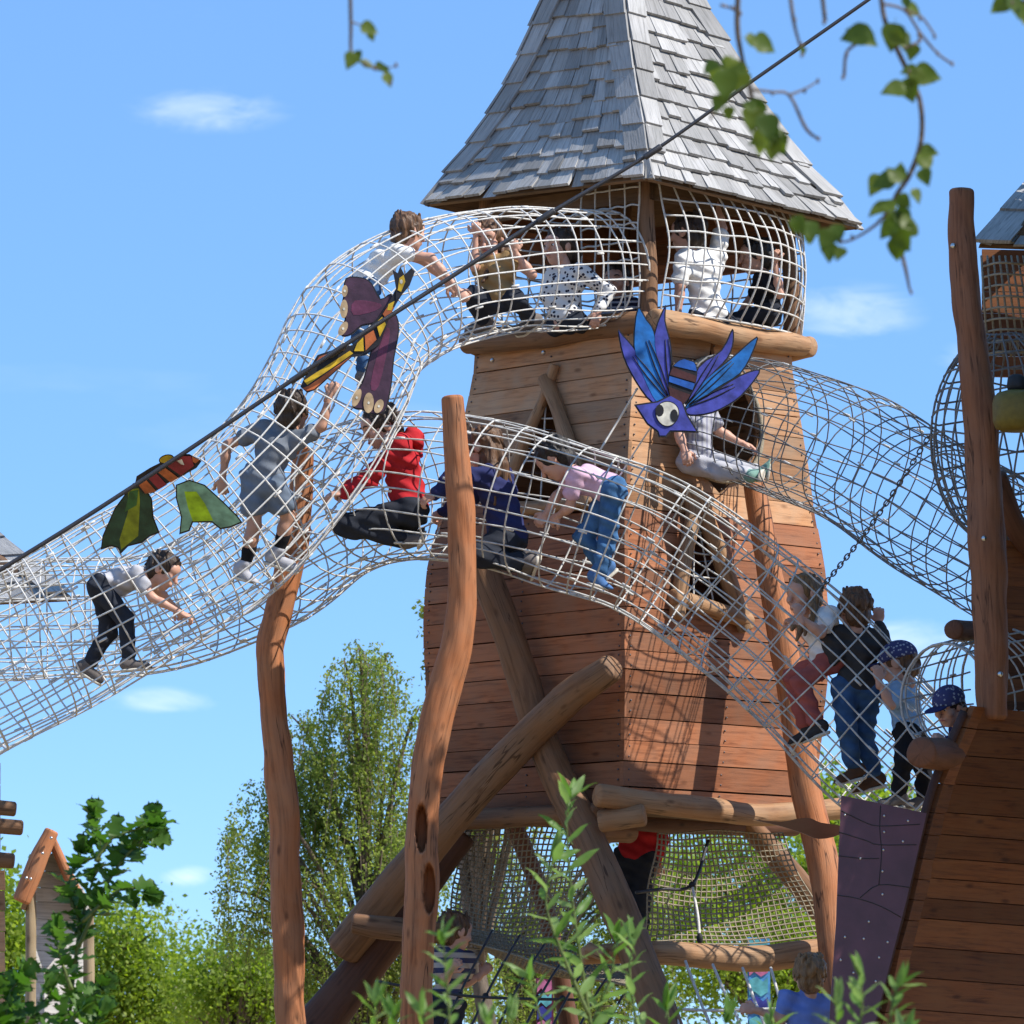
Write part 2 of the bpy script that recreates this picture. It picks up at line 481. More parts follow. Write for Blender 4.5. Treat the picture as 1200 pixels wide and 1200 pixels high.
def inset(poly, d):
    """shrink a 2-D polygon (pixels) by d"""
    n = len(poly)
    ar = sum(poly[i][0] * poly[(i + 1) % n][1] - poly[(i + 1) % n][0] * poly[i][1] for i in range(n))
    sg = 1 if ar > 0 else -1
    out = []
    for i in range(n):
        p0, p1, p2 = Vector(poly[i - 1]), Vector(poly[i]), Vector(poly[(i + 1) % n])
        a = (p1 - p0).normalized(); b = (p2 - p1).normalized()
        na = Vector((-a.y, a.x)) * sg; nb = Vector((-b.y, b.x)) * sg
        m = na + nb
        k = m.length
        if k < 0.3: m = na; k = 1
        m = m / k
        q = p1 + m * min(d / max(0.35, m.dot(na)), d * 2.2)
        out.append((q.x, q.y))
    return out
def smooth_poly(poly, sub=4):
    P = [(*p, 0) for p in poly]
    n = len(P)
    out = []
    A = np.array(P, float)
    for i in range(n):
        p0, p1, p2, p3 = A[i - 1], A[i], A[(i + 1) % n], A[(i + 2) % n]
        for k in range(sub):
            t = k / sub
            q = 0.5 * ((2 * p1) + (-p0 + p2) * t + (2 * p0 - 5 * p1 + 4 * p2 - p3) * t * t + (-p0 + 3 * p1 - 3 * p2 + p3) * t ** 3)
            out.append((q[0], q[1]))
    return out
def plate(mb, poly, Yf, th, mi=0):
    """extruded outline: poly in photo pixels on a plane whose distance is Yf(px, py), th metres thick (backwards)"""
    n = len(poly)
    fr = [W(x, y, Yf(x, y)) for x, y in poly]
    bk = [p + Vector((0, th, 0)) for p in fr]
    tri = tessellate_polygon([[Vector((x, -y, 0)) for x, y in poly]])
    ar = sum(poly[i][0] * -poly[(i + 1) % n][1] - poly[(i + 1) % n][0] * -poly[i][1] for i in range(n))
    fs = []
    for t in tri:
        t = tuple(t)
        q = [Vector((poly[i][0], -poly[i][1])) for i in t]
        s = (q[1] - q[0]).cross(q[2] - q[0])
        if s < 0: t = t[::-1]
        fs.append(t)
        fs.append(tuple(i + n for i in t[::-1]))
    for i in range(n):
        j = (i + 1) % n
        fs.append((i, i + n, j + n, j) if ar > 0 else (i, j, j + n, i + n))
    mb.add(fr + bk, fs, None, mi)

# ---------------------------------------------------------------- smooth solids from distance fields (bodies, clothes, hair)
def smin(a, b, k):
    h = np.clip(0.5 + 0.5 * (b - a) / k, 0, 1)
    return b * (1 - h) + a * h - k * h * (1 - h)
def cone_d(P, a, b, ra, rb):
    a = np.asarray(a, np.float32); b = np.asarray(b, np.float32)
    ba = b - a
    L = float(ba @ ba) + 1e-9
    pa = P - a
    t = np.clip((pa @ ba) / L, 0, 1)
    return np.linalg.norm(pa - t[..., None] * ba, axis=-1) - (ra + (rb - ra) * t)
def ell_d(P, c, r, R):
    q = (P - np.asarray(c, np.float32)) @ np.asarray(R, np.float32)      # columns of R = local axes
    r = np.asarray(r, np.float32)
    k0 = np.linalg.norm(q / r, axis=-1); k1 = np.linalg.norm(q / (r * r), axis=-1)
    return k0 * (k0 - 1) / (k1 + 1e-9)
def solid(prims, h, k=0.03, cuts=(), noise=None):
    """prims: ('c',a,b,ra,rb) or ('e',c,r,R); returns verts, faces"""
    lo = np.array([1e9] * 3); hi = -lo
    bb = []
    for p in prims:
        if p[0] == 'c':
            a, b = np.array(p[1], float), np.array(p[2], float); m = max(p[3], p[4])
            l, u = np.minimum(a, b) - m, np.maximum(a, b) + m
        else:
            m = max(p[2]); l, u = np.array(p[1], float) - m, np.array(p[1], float) + m
        bb.append((l, u)); lo = np.minimum(lo, l); hi = np.maximum(hi, u)
    lo = lo - 3 * h; hi = hi + 3 * h
    dims = np.ceil((hi - lo) / h).astype(int) + 1
    ax = [lo[i] + h * np.arange(dims[i]) for i in range(3)]
    D = np.full(dims, 0.5, np.float32)
    def blk(l, u, m):
        s = np.maximum(((l - m - lo) / h).astype(int), 0); e = np.minimum(((u + m - lo) / h).astype(int) + 2, dims)
        sl = tuple(slice(a, b) for a, b in zip(s, e))
        G = np.stack(np.meshgrid(*[ax[i][sl[i]] for i in range(3)], indexing='ij'), -1).astype(np.float32)
        return sl, G
    for p, (l, u) in zip(prims, bb):
        sl, G = blk(l, u, k + 2.5 * h)
        d = cone_d(G, *p[1:]) if p[0] == 'c' else ell_d(G, *p[1:])
        D[sl] = smin(D[sl], d.astype(np.float32), k)
    for p in cuts:
        if p[0] == 'e':
            m = max(p[2]); sl, G = blk(np.array(p[1]) - m, np.array(p[1]) + m, 2 * h)
            if min(D[sl].shape) < 1: continue
            D[sl] = np.maximum(D[sl], -ell_d(G, *p[1:]))
        else:       # ('p', point, normal): remove the side the normal points to
            G = np.stack(np.meshgrid(*ax, indexing='ij'), -1)
            D = np.maximum(D, ((G - np.array(p[1])) @ np.array(p[2])).astype(np.float32))
    if noise is not None:
        G = np.stack(np.meshgrid(*ax, indexing='ij'), -1)
        D = D + noise(G).astype(np.float32)
    D[0] = D[-1] = 0.5; D[:, 0] = D[:, -1] = 0.5; D[:, :, 0] = D[:, :, -1] = 0.5
    S = D < 0
    c = [S[i:dims[0] - 1 + i, j:dims[1] - 1 + j, q:dims[2] - 1 + q] for i in (0, 1) for j in (0, 1) for q in (0, 1)]
    sm = sum(x.astype(np.int8) for x in c)
    act = np.argwhere((sm > 0) & (sm < 8))
    if len(act) == 0: return np.zeros((0, 3)), []
    vid = np.full(tuple(dims - 1), -1, np.int64)
    vid[tuple(act.T)] = np.arange(len(act))
    off = np.array([(i, j, q) for i in (0, 1) for j in (0, 1) for q in (0, 1)])
    vals = np.stack([D[tuple((act + o).T)] for o in off], 1)
    acc = np.zeros((len(act), 3)); cnt = np.zeros(len(act))
    for a in range(8):
        for b in range(a + 1, 8):
            if np.abs(off[a] - off[b]).sum() != 1: continue
            va, vb = vals[:, a], vals[:, b]
            x = (va < 0) != (vb < 0)
            t = np.where(x, va / np.where(x, va - vb, 1), 0)
            acc += np.where(x[:, None], off[a] + (off[b] - off[a]) * t[:, None], 0); cnt += x
    V = lo + h * (act + acc / cnt[:, None])
    Fc = []
    for d in range(3):
        e1, e2 = [(1, 2), (2, 0), (0, 1)][d]
        A = [slice(None)] * 3; Bs = [slice(None)] * 3
        A[d] = slice(0, -1); Bs[d] = slice(1, None)
        x = S[tuple(A)] != S[tuple(Bs)]
        idx = np.argwhere(x)
        if not len(idx): continue
        idx = idx[(idx[:, e1] > 0) & (idx[:, e2] > 0) & (idx[:, e1] < dims[e1] - 1) & (idx[:, e2] < dims[e2] - 1)]
        u1 = np.zeros(3, int); u1[e1] = 1
        u2 = np.zeros(3, int); u2[e2] = 1
        q = np.stack([vid[tuple((idx - u1 - u2).T)], vid[tuple((idx - u2).T)], vid[tuple(idx.T)], vid[tuple((idx - u1).T)]], 1)
        fl = ~S[tuple(idx.T)]
        q[fl] = q[fl][:, ::-1]
        Fc.append(q)
    return V, np.vstack(Fc).tolist()
def PJ(v):
    dx, dy, dz = v[0], v[1], v[2] - CAMZ
    zc = dy * cp + dz * sp
    yc = -dy * sp + dz * cp
    return 600 + F * dx / zc, 600 - F * yc / zc
D0 = 37.0
def zat(py, Y=D0): return W(735, py, Y).z

# ---------------------------------------------------------------- ground
g = MB()
n_ = 40
gx = np.linspace(-1, 1, n_ + 1); gx = np.sign(gx) * np.abs(gx) ** 2.2 * 2500
gy = np.linspace(-1, 1, n_ + 1); gy = np.sign(gy) * np.abs(gy) ** 2.2 * 2500 + 35
V = [(x, y, 0.0) for y in gy for x in gx]
fs = [(j * (n_ + 1) + i, j * (n_ + 1) + i + 1, (j + 1) * (n_ + 1) + i + 1, (j + 1) * (n_ + 1) + i) for j in range(n_) for i in range(n_)]
g.add(V, fs)
plain_mat('bark_sand', (0.33, 0.24, 0.13), 0.9, 0.1, 0.35, 3, 0.6)
gr = g.build('ground', 'bark_sand'); tag(gr, 'dry sandy woodchip ground of the playground', 'ground', None, 'structure')

# ---------------------------------------------------------------- the big tower
PROF = [(395, 743, 186), (440, 743, 189), (485, 742, 197), (540, 739, 209), (600, 736, 220), (660, 734, 233), (700, 734, 237), (745, 734, 238), (800, 734, 236), (880, 733, 228), (960, 730, 218)]
PZ = [zat(p[0]) for p in PROF]
def prof(z):
    zz = PZ[::-1]
    cx = np.interp(z, zz, [p[1] for p in PROF][::-1])
    R = np.interp(z, zz, [p[2] for p in PROF][::-1])
    return (cx - 600) * D0 / F, R * D0 / F
TH_BODY = rad(-1.5)
def corner(k, z, grow=0.0):
    cx, R = prof(z)
    a = [math.pi, -math.pi / 2, 0, math.pi / 2][k] + TH_BODY
    return Vector((cx + (R + grow) * math.cos(a), D0 + (R + grow) * math.sin(a), z))
FACES = [(0, 1), (1, 2), (2, 3), (3, 0)]
def fpt(fi, u, z, out=0.0):
    a, b = FACES[fi]
    A, B = corner(a, z), corner(b, z)
    n = (B - A).cross(Vector((0, 0, 1))).normalized()
    return A + (B - A) * u + n * out
def fsolve(fi, px, py):
    """face parameters of a pixel"""
    z = zat(py); u = 0.5
    for _ in range(6):
        a, b = FACES[fi]
        A, B = corner(a, z), corner(b, z)
        xa, xb = PJ(A)[0], PJ(B)[0]
        u = (px - xa) / (xb - xa)
        Y = A.y + (B.y - A.y) * u
        z = W(px, py, Y).z
    return u, z
tower = empty('playground_tower', (W(735, 950, D0).x, D0, 0), 'tall wooden play tower with steep shingled roof and bulging plank walls', 'play tower')

def tri_open(fi, apex, b0, b1):
    ua, za = fsolve(fi, *apex); u0, z0 = fsolve(fi, *b0); u1, z1 = fsolve(fi, *b1)
    zb = (z0 + z1) / 2
    def f(z):
        t = (min(max(z, zb), za) - zb) / (za - zb)
        return u0 + (ua - u0) * t, u1 + (ua - u1) * t
    return zb, za, f
def ell_open(fi, c, rx, ry):
    uc, zc_ = fsolve(fi, *c); u1, _ = fsolve(fi, c[0] + rx, c[1]); rz = M_(ry)
    def f(z):
        q = max(0, 1 - ((z - zc_) / rz) ** 2) ** .5
        return uc - (u1 - uc) * q, uc + (u1 - uc) * q
    return zc_ - rz, zc_ + rz, f
OPEN = {0: [tri_open(0, (640, 462), (590, 595), (694, 588))], 1: [tri_open(1, (812, 592), (793, 697), (858, 712)), ell_open(1, (838, 492), 48, 72)], 2: [], 3: []}
rows = [412]
while rows[-1] < 952: rows.append(rows[-1] + (random.uniform(24, 30) if rows[-1] < 640 else random.uniform(20, 29)))
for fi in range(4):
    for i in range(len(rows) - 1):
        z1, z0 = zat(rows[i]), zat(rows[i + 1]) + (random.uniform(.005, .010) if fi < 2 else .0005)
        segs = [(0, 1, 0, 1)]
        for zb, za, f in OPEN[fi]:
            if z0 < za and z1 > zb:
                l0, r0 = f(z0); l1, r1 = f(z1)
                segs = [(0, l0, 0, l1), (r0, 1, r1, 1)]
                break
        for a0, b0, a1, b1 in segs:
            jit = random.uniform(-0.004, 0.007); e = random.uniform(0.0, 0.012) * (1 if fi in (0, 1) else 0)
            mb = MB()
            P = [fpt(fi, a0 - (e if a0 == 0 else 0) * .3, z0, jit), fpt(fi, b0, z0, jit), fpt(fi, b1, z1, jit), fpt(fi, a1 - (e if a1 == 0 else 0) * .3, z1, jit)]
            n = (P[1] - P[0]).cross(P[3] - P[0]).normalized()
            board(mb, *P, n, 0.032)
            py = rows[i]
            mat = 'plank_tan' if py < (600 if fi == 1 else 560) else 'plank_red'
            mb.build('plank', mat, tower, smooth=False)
mb = MB()
for fi in (0, 1):
    for i in range(len(rows) - 1):
        zm = (zat(rows[i]) + zat(rows[i + 1])) / 2
        for u in (.025, .5, .975):
            if any(zb < zm < za and f(zm)[0] - .03 < u < f(zm)[1] + .03 for zb, za, f in OPEN[fi]): continue
            for dz in (-.035, .035): ellipsoid(mb, fpt(fi, u + random.uniform(-.004, .004), zm + dz, .006), (.007, .007, .007), 6, 4)
tag(mb.build('screws', 'steel_dark', tower), kind='stuff')
# corner battens inside and the floors
mb = MB()
for k in range(4):
    sweep(mb, [corner(k, zat(y), -0.10) for y in (955, 880, 800, 700, 600, 500, 400)], [0.04] * 7, 6, 1)
mb.build('corner_post', 'plank_inner', tower)
def floor_slab(name, py, grow, th, mat='plank_inner'):
    mb = MB()
    z = zat(py)
    c = [corner(k, z, grow) for k in range(4)]
    for i in range(8):
        u0, u1 = i / 8 + .004, (i + 1) / 8 - .004
        P = [c[0].lerp(c[3], u0), c[0].lerp(c[3], u1), c[1].lerp(c[2], u1), c[1].lerp(c[2], u0)]
        board(mb, P[3], P[2], P[1], P[0], (0, 0, 1), th)
    return mb.build(name, mat, tower, smooth=False)
floor_slab('deck', 398, -0.02, 0.05)
floor_slab('lower_floor', 735, -0.06, 0.04)
floor_slab('base_floor', 955, -0.05, 0.05)

# roof: rings through the three visible hips
RING = [(240, 499, 1006, 760, 27), (204, 534, 971, 758, 27), (168, 562, 934, 754, 25), (123, 591, 899, 746, 22), (78, 615, 868, 740, 19), (33, 633, 842, 734, 17), (0, 646, 820, 731, 15), (-60, 670, 788, 728, 10), (-150, 700, 748, 723, 5), (-200, 714, 728, 721, 0)]
def ring(t):
    q = np.interp(t, range(len(RING)), range(len(RING)))
    r = [np.interp(t, range(len(RING)), [x[j] for x in RING]) for j in range(5)]
    py, xl, xr, xf, dy = r
    R = (xr - xl) / 2 * D0 / F
    L = W(xl, py, D0); Rr = W(xr, py + dy, D0 + .05)
    zf = (L.z + Rr.z) / 2
    Fp = Vector(((xf - 600) * (D0 - R) / F, D0 - R, zf))
    B = L + Rr - Fp
    return [L, Fp, Rr, B]
def rpt(fi, u, t, out=0.0):
    c = ring(t); a, b = FACES[fi]
    c2 = ring(t + 0.05)
    n = (c[b] - c[a]).cross(c2[a] - c[a]).normalized()
    return c[a] + (c[b] - c[a]) * u + n * out
mb = MB()
NR = len(RING)
for i in range(NR - 1):
    for fi in range(4):
        P = [rpt(fi, 0, i), rpt(fi, 1, i), rpt(fi, 1, i + 1), rpt(fi, 0, i + 1)]
        n = (P[1] - P[0]).cross(P[3] - P[0]).normalized()
        board(mb, *P, n, 0.025)
roof = mb.build('roof', 'plank_inner', tower, smooth=False)
# course positions along t, about equal exposure in the picture
ct = [0.0]
NC = 14
py_of = lambda t: np.interp(t, range(NR), [x[0] for x in RING])
tt = np.linspace(0, NR - 1.2, 600); pp_ = np.array([py_of(t) for t in tt])
rows_r = [240 - 21.5 * i for i in range(21)]
ct = [float(np.interp(-y, -pp_, tt)) for y in rows_r]
nsh = 0
rest = MB()
for fi in range(4):
    for i in range(len(ct) - 2):
        t0, t1 = ct[i], min(ct[i + 1] + (ct[i + 1] - ct[i]) * 0.55, NR - 1.25)
        wpx = (ring(t0)[1] - ring(t0)[0]).length / D0 * F
        vis = fi < 2 and rows_r[i] > -8
        u = 0.0
        while u < 1 - 1e-4:
            w = random.uniform(15, 29) / wpx
            if not vis: w *= 1.5
            u2 = min(1, u + w)
            if 1 - u2 < 0.3 * w: u2 = 1
            gap = 0.0022 / wpx * F / D0
            j = random.uniform(-0.22, 0.16) * (t1 - t0) * (0.6 if i else 0.3)
            lift = random.uniform(0.040, 0.060)
            ta, tb = max(-0.06, t0 + j), t1 + j * .3
            mbs = MB() if vis else rest
            P = [rpt(fi, u + gap, ta, lift), rpt(fi, u2 - gap, ta, lift + random.uniform(-.006, .006)), rpt(fi, u2 - gap, tb, 0.012), rpt(fi, u + gap, tb, 0.012)]
            n = (P[1] - P[0]).cross(P[3] - P[0]).normalized()
            # grain runs up the slope: list the points so that u of the UV map climbs
            board(mbs, P[1], P[2], P[3], P[0], n, 0.022)
            if vis:
                mbs.build('shingle', 'shingle', roof, smooth=False); nsh += 1
            u = u2
o = rest.build('shingle_rows', 'shingle', roof, smooth=False); tag(o, kind='stuff')
# hip boards: a pair along each hip, in overlapping lengths
for k, (fa, fb) in enumerate([(3, 0), (0, 1), (1, 2), (2, 3)]):
    ys = [243 - 35 * i for i in range(12)]
    for i in range(len(ys) - 1):
        t0 = float(np.interp(-ys[i], -pp_, tt)) - (0.05 if i == 0 else 0); t1 = min(float(np.interp(-ys[i + 1] + 6, -pp_, tt)), NR - 1.3)
        for fi, side in ((fa, 1), (fb, 0)):
            mb = MB()
            def q(t, s, lift):
                wl_ = (ring(t)[1] - ring(t)[0]).length
                d = min(0.145, wl_ * .3) / wl_
                return rpt(fi, (1 - d * s) if side else d * s, t, lift)
            lo_, hi_ = 0.066, 0.048
            if side: P = [q(t0, 1, lo_), q(t0, -0.42, lo_), q(t1, -0.36, hi_), q(t1, 1, hi_)]
            else: P = [q(t0, -.12, lo_ + .003), q(t0, 1, lo_ + .003), q(t1, 1, hi_ + .003), q(t1, -.1, hi_ + .003)]
            n = (P[1] - P[0]).cross(P[3] - P[0]).normalized()
            board(mb, P[1], P[2], P[3], P[0], n, 0.02)
            mb.build('hip_board', 'shingle', roof, smooth=False)
# eave beams under the roof, rim logs, posts
RT = ring(0.0)
TC = Vector((W(748, 400, D0).x, D0, 0))
TH_TOP = rad(4)
def tcorner(k, z, Rpx):
    a = [math.pi, -math.pi / 2, 0, math.pi / 2][k] + TH_TOP
    R = M_(Rpx, D0)
    return Vector((TC.x + R * math.cos(a), D0 + R * math.sin(a), z))
zd = zat(402); ze = zat(262)
for fi, (a, b) in enumerate(FACES):
    A, B = tcorner(a, zd - .02, 204), tcorner(b, zd - .02, 204)
    dd = (B - A).normalized()
    mb = MB()
    A = A - dd * (0.0 if fi else -.01); B = B - dd * .08
    pts = [A.lerp(B, t) + Vector((0, 0, random.uniform(-.008, .008))) for t in (0, .12, .3, .5, .7, .88, 1)]
    sweep(mb, pts, [.078, .09, .088, .092, .086, .088, .072], 18, 6, 0.05, 0.4, seed=fi)
    mb.build('rim_log', 'log_brown' if fi in (0, 3) else 'log_tan', tower)
    A, B = tcorner(a, ze + .08, 186), tcorner(b, ze + .08, 186)
    n = (B - A).cross(Vector((0, 0, 1))).normalized()
    hgt = 0.13 if fi < 2 else 0.42
    for j in range(1 if fi < 2 else 3):
        mb = MB()
        zt = ze + .12 - j * .14
        P = [Vector((A.x, A.y, zt - .135)), Vector((B.x, B.y, zt - .135)), Vector((B.x, B.y, zt)), Vector((A.x, A.y, zt))]
        board(mb, *P, n, 0.03)
        mb.build('lintel_board', 'plank_red' if fi >= 2 else 'plank_inner', tower, smooth=False)
for k in range(4):
    mb = MB()
    P0, P1 = tcorner(k, zd, 183), tcorner(k, ze + .3, 178)
    if k == 1: P0, P1 = W(760, 392, 35.93), W(757, 195, 35.97)
    sweep(mb, [P0, P0.lerp(P1, .35) + Vector((.008, 0, 0)), P0.lerp(P1, .7) - Vector((.006, 0, 0)), P1], [.062, .06, .058, .057], 16, 8, .05, .2, seed=20 + k)
    mb.build('roof_post', 'log_brown', tower)
# window frames of round logs
def flog(fi, pts, wpx, mat='log_tan', name='window_log'):
    mb = MB()
    q = []
    for (x, y) in pts:
        u, z = fsolve(fi, x, y); q.append(fpt(fi, u, z, M_(wpx) * .36))
    sweep(mb, q, [M_(wpx) / 2 * random.uniform(.9, 1.08) for _ in q], 14, 8, .07, .4, seed=int(pts[0][0]))
    mb.build(name, mat, tower)
flog(0, [(655, 430), (641, 470), (617, 525), (592, 592)], 15)
flog(0, [(646, 446), (660, 480), (677, 530), (697, 592)], 20)
flog(0, [(585, 596), (640, 596), (700, 588)], 18)
flog(1, [(798, 572), (806, 600), (796, 650), (786, 722)], 20)
flog(1, [(806, 578), (820, 606), (842, 668), (866, 736)], 20)
flog(1, [(783, 700), (820, 712), (868, 728)], 22)
# nets in the windows, hoop around the round hole
mb = MB()
for (fi, pts) in [(0, [[(628, 490), (668, 487)], [(616, 515), (674, 512)], [(606, 540), (682, 537)], [(640, 470), (634, 590)], [(652, 490), (662, 590)]]),
                  (1, [[(806, 620), (830, 624)], [(803, 645), (840, 650)], [(799, 672), (849, 678)], [(812, 600), (812, 715)], [(816, 605), (838, 720)]])]:
    for l_ in pts:
        a = [fpt(fi, *fsolve(fi, *p), -0.01) for p in l_]
        sweep(mb, [a[0], a[0].lerp(a[1], .5) + Vector((0, 0, -.01)), a[1]], [.007] * 3, 5, 3)
mb.build('window_net', 'rope_white', tower)
mb = MB()
uc, zc_ = fsolve(1, 838, 492); u1_, _ = fsolve(1, 888, 492)
pts = [fpt(1, uc + (u1_ - uc) * math.cos(a), zc_ + M_(75) * math.sin(a), 0.02) for a in np.linspace(0, 2 * math.pi, 25)]
sweep(mb, pts, [.018] * 25, 8, 2, closed=True)
mb.build('round_hatch_rim', 'rope_tan', tower)
# balcony nets (bulging sheets of rope between the posts)
def bnet(fi, u0, u1, nu, nv, bulge, z0, z1, mat='rope_white', skip=None):
    a, b = FACES[fi]
    def P(u, v):
        A, B = tcorner(a, 0, 190), tcorner(b, 0, 190)
        if fi == 0: B = Vector((W(749, 300, 35.9).x, 35.9, 0))
        if fi == 1: A = Vector((W(767, 300, 35.9).x, 35.9, 0))
        n = (B - A).cross(Vector((0, 0, 1))).normalized()
        s = max(0, math.sin(math.pi * (u * .93 + .05))) ** .6 * max(0, math.sin(math.pi * (0.12 + .88 * v))) ** .8
        q = A.lerp(B, u) + n * bulge * s
        q.z = z0 + (z1 - z0) * v
        return q
    root = MB()
    sweep(root, [P(u0 + (u1 - u0) * i / 8, 0) for i in range(9)], [.009] * 9, 6, 2)
    net = root.build('balcony_net', mat, tower)
    for i in range(nu + 1):
        u = u0 + (u1 - u0) * i / nu
        mb = MB(); sweep(mb, [P(u + .006 * math.sin(5 * j + i), j / 8) for j in range(9)], [.0072] * 9, 5, 3); mb.build('rope', mat, net)
    for j in range(1, nv + 1):
        v = j / nv
        mb = MB(); sweep(mb, [P(u0 + (u1 - u0) * i / 8, v + .006 * math.sin(3 * i + j)) for i in range(9)], [.0072] * 9, 5, 3); mb.build('rope', mat, net)
bnet(1, 0.0, 1.0, 13, 9, 0.36, zd + .05, ze + .2)
bnet(0, 0.66, 1.0, 4, 8, 0.03, zd + .05, ze + .2)
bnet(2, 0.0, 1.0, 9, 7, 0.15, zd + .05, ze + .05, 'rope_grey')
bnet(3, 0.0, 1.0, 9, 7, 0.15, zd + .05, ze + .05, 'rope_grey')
# steel bolts on the logs
for (x, y, Y) in [(577, 422, 36.66), (637, 413, 36.32), (782, 397, 35.93)]:
    mb = MB(); ellipsoid(mb, W(x, y, Y), (.016, .016, .016), 8, 6); mb.build('bolt', 'steel', tower)
# logs carrying the tower
def tlog(name, pp, mat, **k): return log_obj(name, pp, mat, tower, **k)
tlog('base_log', [(702, 932, 35.45, 27), (760, 940, 35.6, 26), (830, 948, 35.95, 28), (890, 955, 36.3, 27), (985, 948, 36.9, 26)], 'log_tan')
tlog('base_log', [(706, 962, 35.55, 28), (752, 955, 35.5, 28)], 'log_tan')
tlog('base_log', [(502, 962, 36.9, 24), (600, 958, 36.3, 24), (700, 952, 35.75, 24)], 'log_brown')
tlog('base_log', [(700, 975, 35.9, 26), (738, 976, 36.2, 24)], 'log_brown')
tlog('base_log', [(700, 960, 36.0, 24), (820, 966, 37.0, 24), (930, 968, 38.0, 24)], 'log_dark')
tlog('leg_log', [(566, 665, 36.3, 36), (605, 770, 36.1, 38), (640, 880, 35.95, 40), (690, 985, 35.7, 42), (735, 1090, 35.35, 42), (790, 1230, 35.0, 42), (870, 1440, 34.7, 44)], 'log_brown')
tlog('leg_log', [(884, 570, 36.2, 26), (900, 660, 36.1, 31), (924, 790, 36.0, 34), (946, 930, 35.9, 36), (966, 1020, 35.8, 37), (975, 1110, 35.7, 34), (990, 1240, 35.6, 42), (1010, 1460, 35.4, 44)], 'log_red')
tlog('leg_log', [(590, 940, 38.2, 22), (620, 1010, 38.3, 22), (645, 1090, 38.4, 22), (690, 1330, 38.6, 24), (720, 1540, 38.8, 24)], 'log_dark')
tlog('brace_log', [(870, 958, 37.4, 26), (915, 1010, 37.6, 28), (968, 1075, 37.9, 28)], 'log_brown')
tlog('brace_log', [(716, 783, 35.32, 34), (655, 828, 35.66, 40), (560, 925, 36.05, 42), (470, 1030, 36.35, 44), (404, 1112, 36.55, 42)], 'log_brown')
tlog('brace_log', [(540, 980, 36.75, 34), (490, 1045, 36.75, 44), (440, 1115, 36.7, 48), (372, 1205, 36.6, 52), (230, 1400, 36.4, 54), (150, 1520, 36.3, 54)], 'log_dark')
tlog('cross_log', [(416, 1082, 36.05, 24), (455, 1088, 36.05, 28), (520, 1094, 36.2, 26)], 'log_brown')
tlog('cross_log', [(685, 1120, 35.4, 22), (740, 1116, 35.5, 26), (800, 1118, 35.6, 28), (880, 1124, 35.8, 30), (962, 1114, 36.0, 30)], 'log_tan')
tlog('cross_log', [(690, 1112, 35.3, 16), (708, 1118, 35.25, 18)], 'log_tan')

# ---------------------------------------------------------------- free standing log poles
poleA = log_obj('log_pole', [(356, 528, 35.6, 24), (352, 580, 35.6, 28), (340, 660, 35.6, 33), (326, 720, 35.6, 34), (317, 765, 35.6, 33), (320, 830, 35.6, 34), (327, 900, 35.6, 35), (334, 960, 35.6, 36), (334, 1040, 35.6, 34), (338, 1100, 35.6, 36), (341, 1210, 35.6, 34), (345, 1360, 35.6, 36), (347, 1570, 35.6, 38)], 'log_red', n=28, wob=.11)
tag(poleA, 'tall crooked orange log pole left, standing clear of the tower in front of the birch', 'log pole')
holes = [(W(494, 972, 34.3), .036, .150), (W(503, 1042, 34.3), .037, .155)]
def knot(V, P):
    c = P[:, None, :]
    fr = (V[..., 1] - c[..., 1]) < 0
    for h, a, b in holes:
        q = ((V[..., 0] - h.x) / a) ** 2 + ((V[..., 2] - h.z) / b) ** 2
        wgt = np.clip((1.1 - q) / .22, 0, 1) * fr
        V = V - (V - c) * (wgt * 1.75)[..., None] * np.array([0, 1, 0])
        rim = np.exp(-((q - 1.35) / .25) ** 2) * fr * .05
        V = V + (V - c) * rim[..., None] * np.array([.3, 1, 0])
    return V
poleB = log_obj('log_pole', [(531, 468, 34.3, 27), (534, 520, 34.3, 30), (540, 600, 34.3, 32), (542, 680, 34.3, 33), (538, 740, 34.3, 35), (523, 800, 34.3, 40), (508, 860, 34.3, 39), (498, 930, 34.3, 38), (494, 990, 34.3, 40), (494, 1050, 34.3, 40), (490, 1110, 34.3, 38), (488, 1210, 34.3, 37), (490, 1380, 34.3, 38), (492, 1600, 34.3, 40)], 'log_red', n=72, sub=22, wob=.06, mod=knot)
tag(poleB, 'bent orange log pole with two oval knot holes, in front of the plank tower', 'log pole')
plain_mat('rope_mid', (0.56, 0.55, 0.52), 0.7, 0.2, 0.3, 25, 0.5, bscale=900)
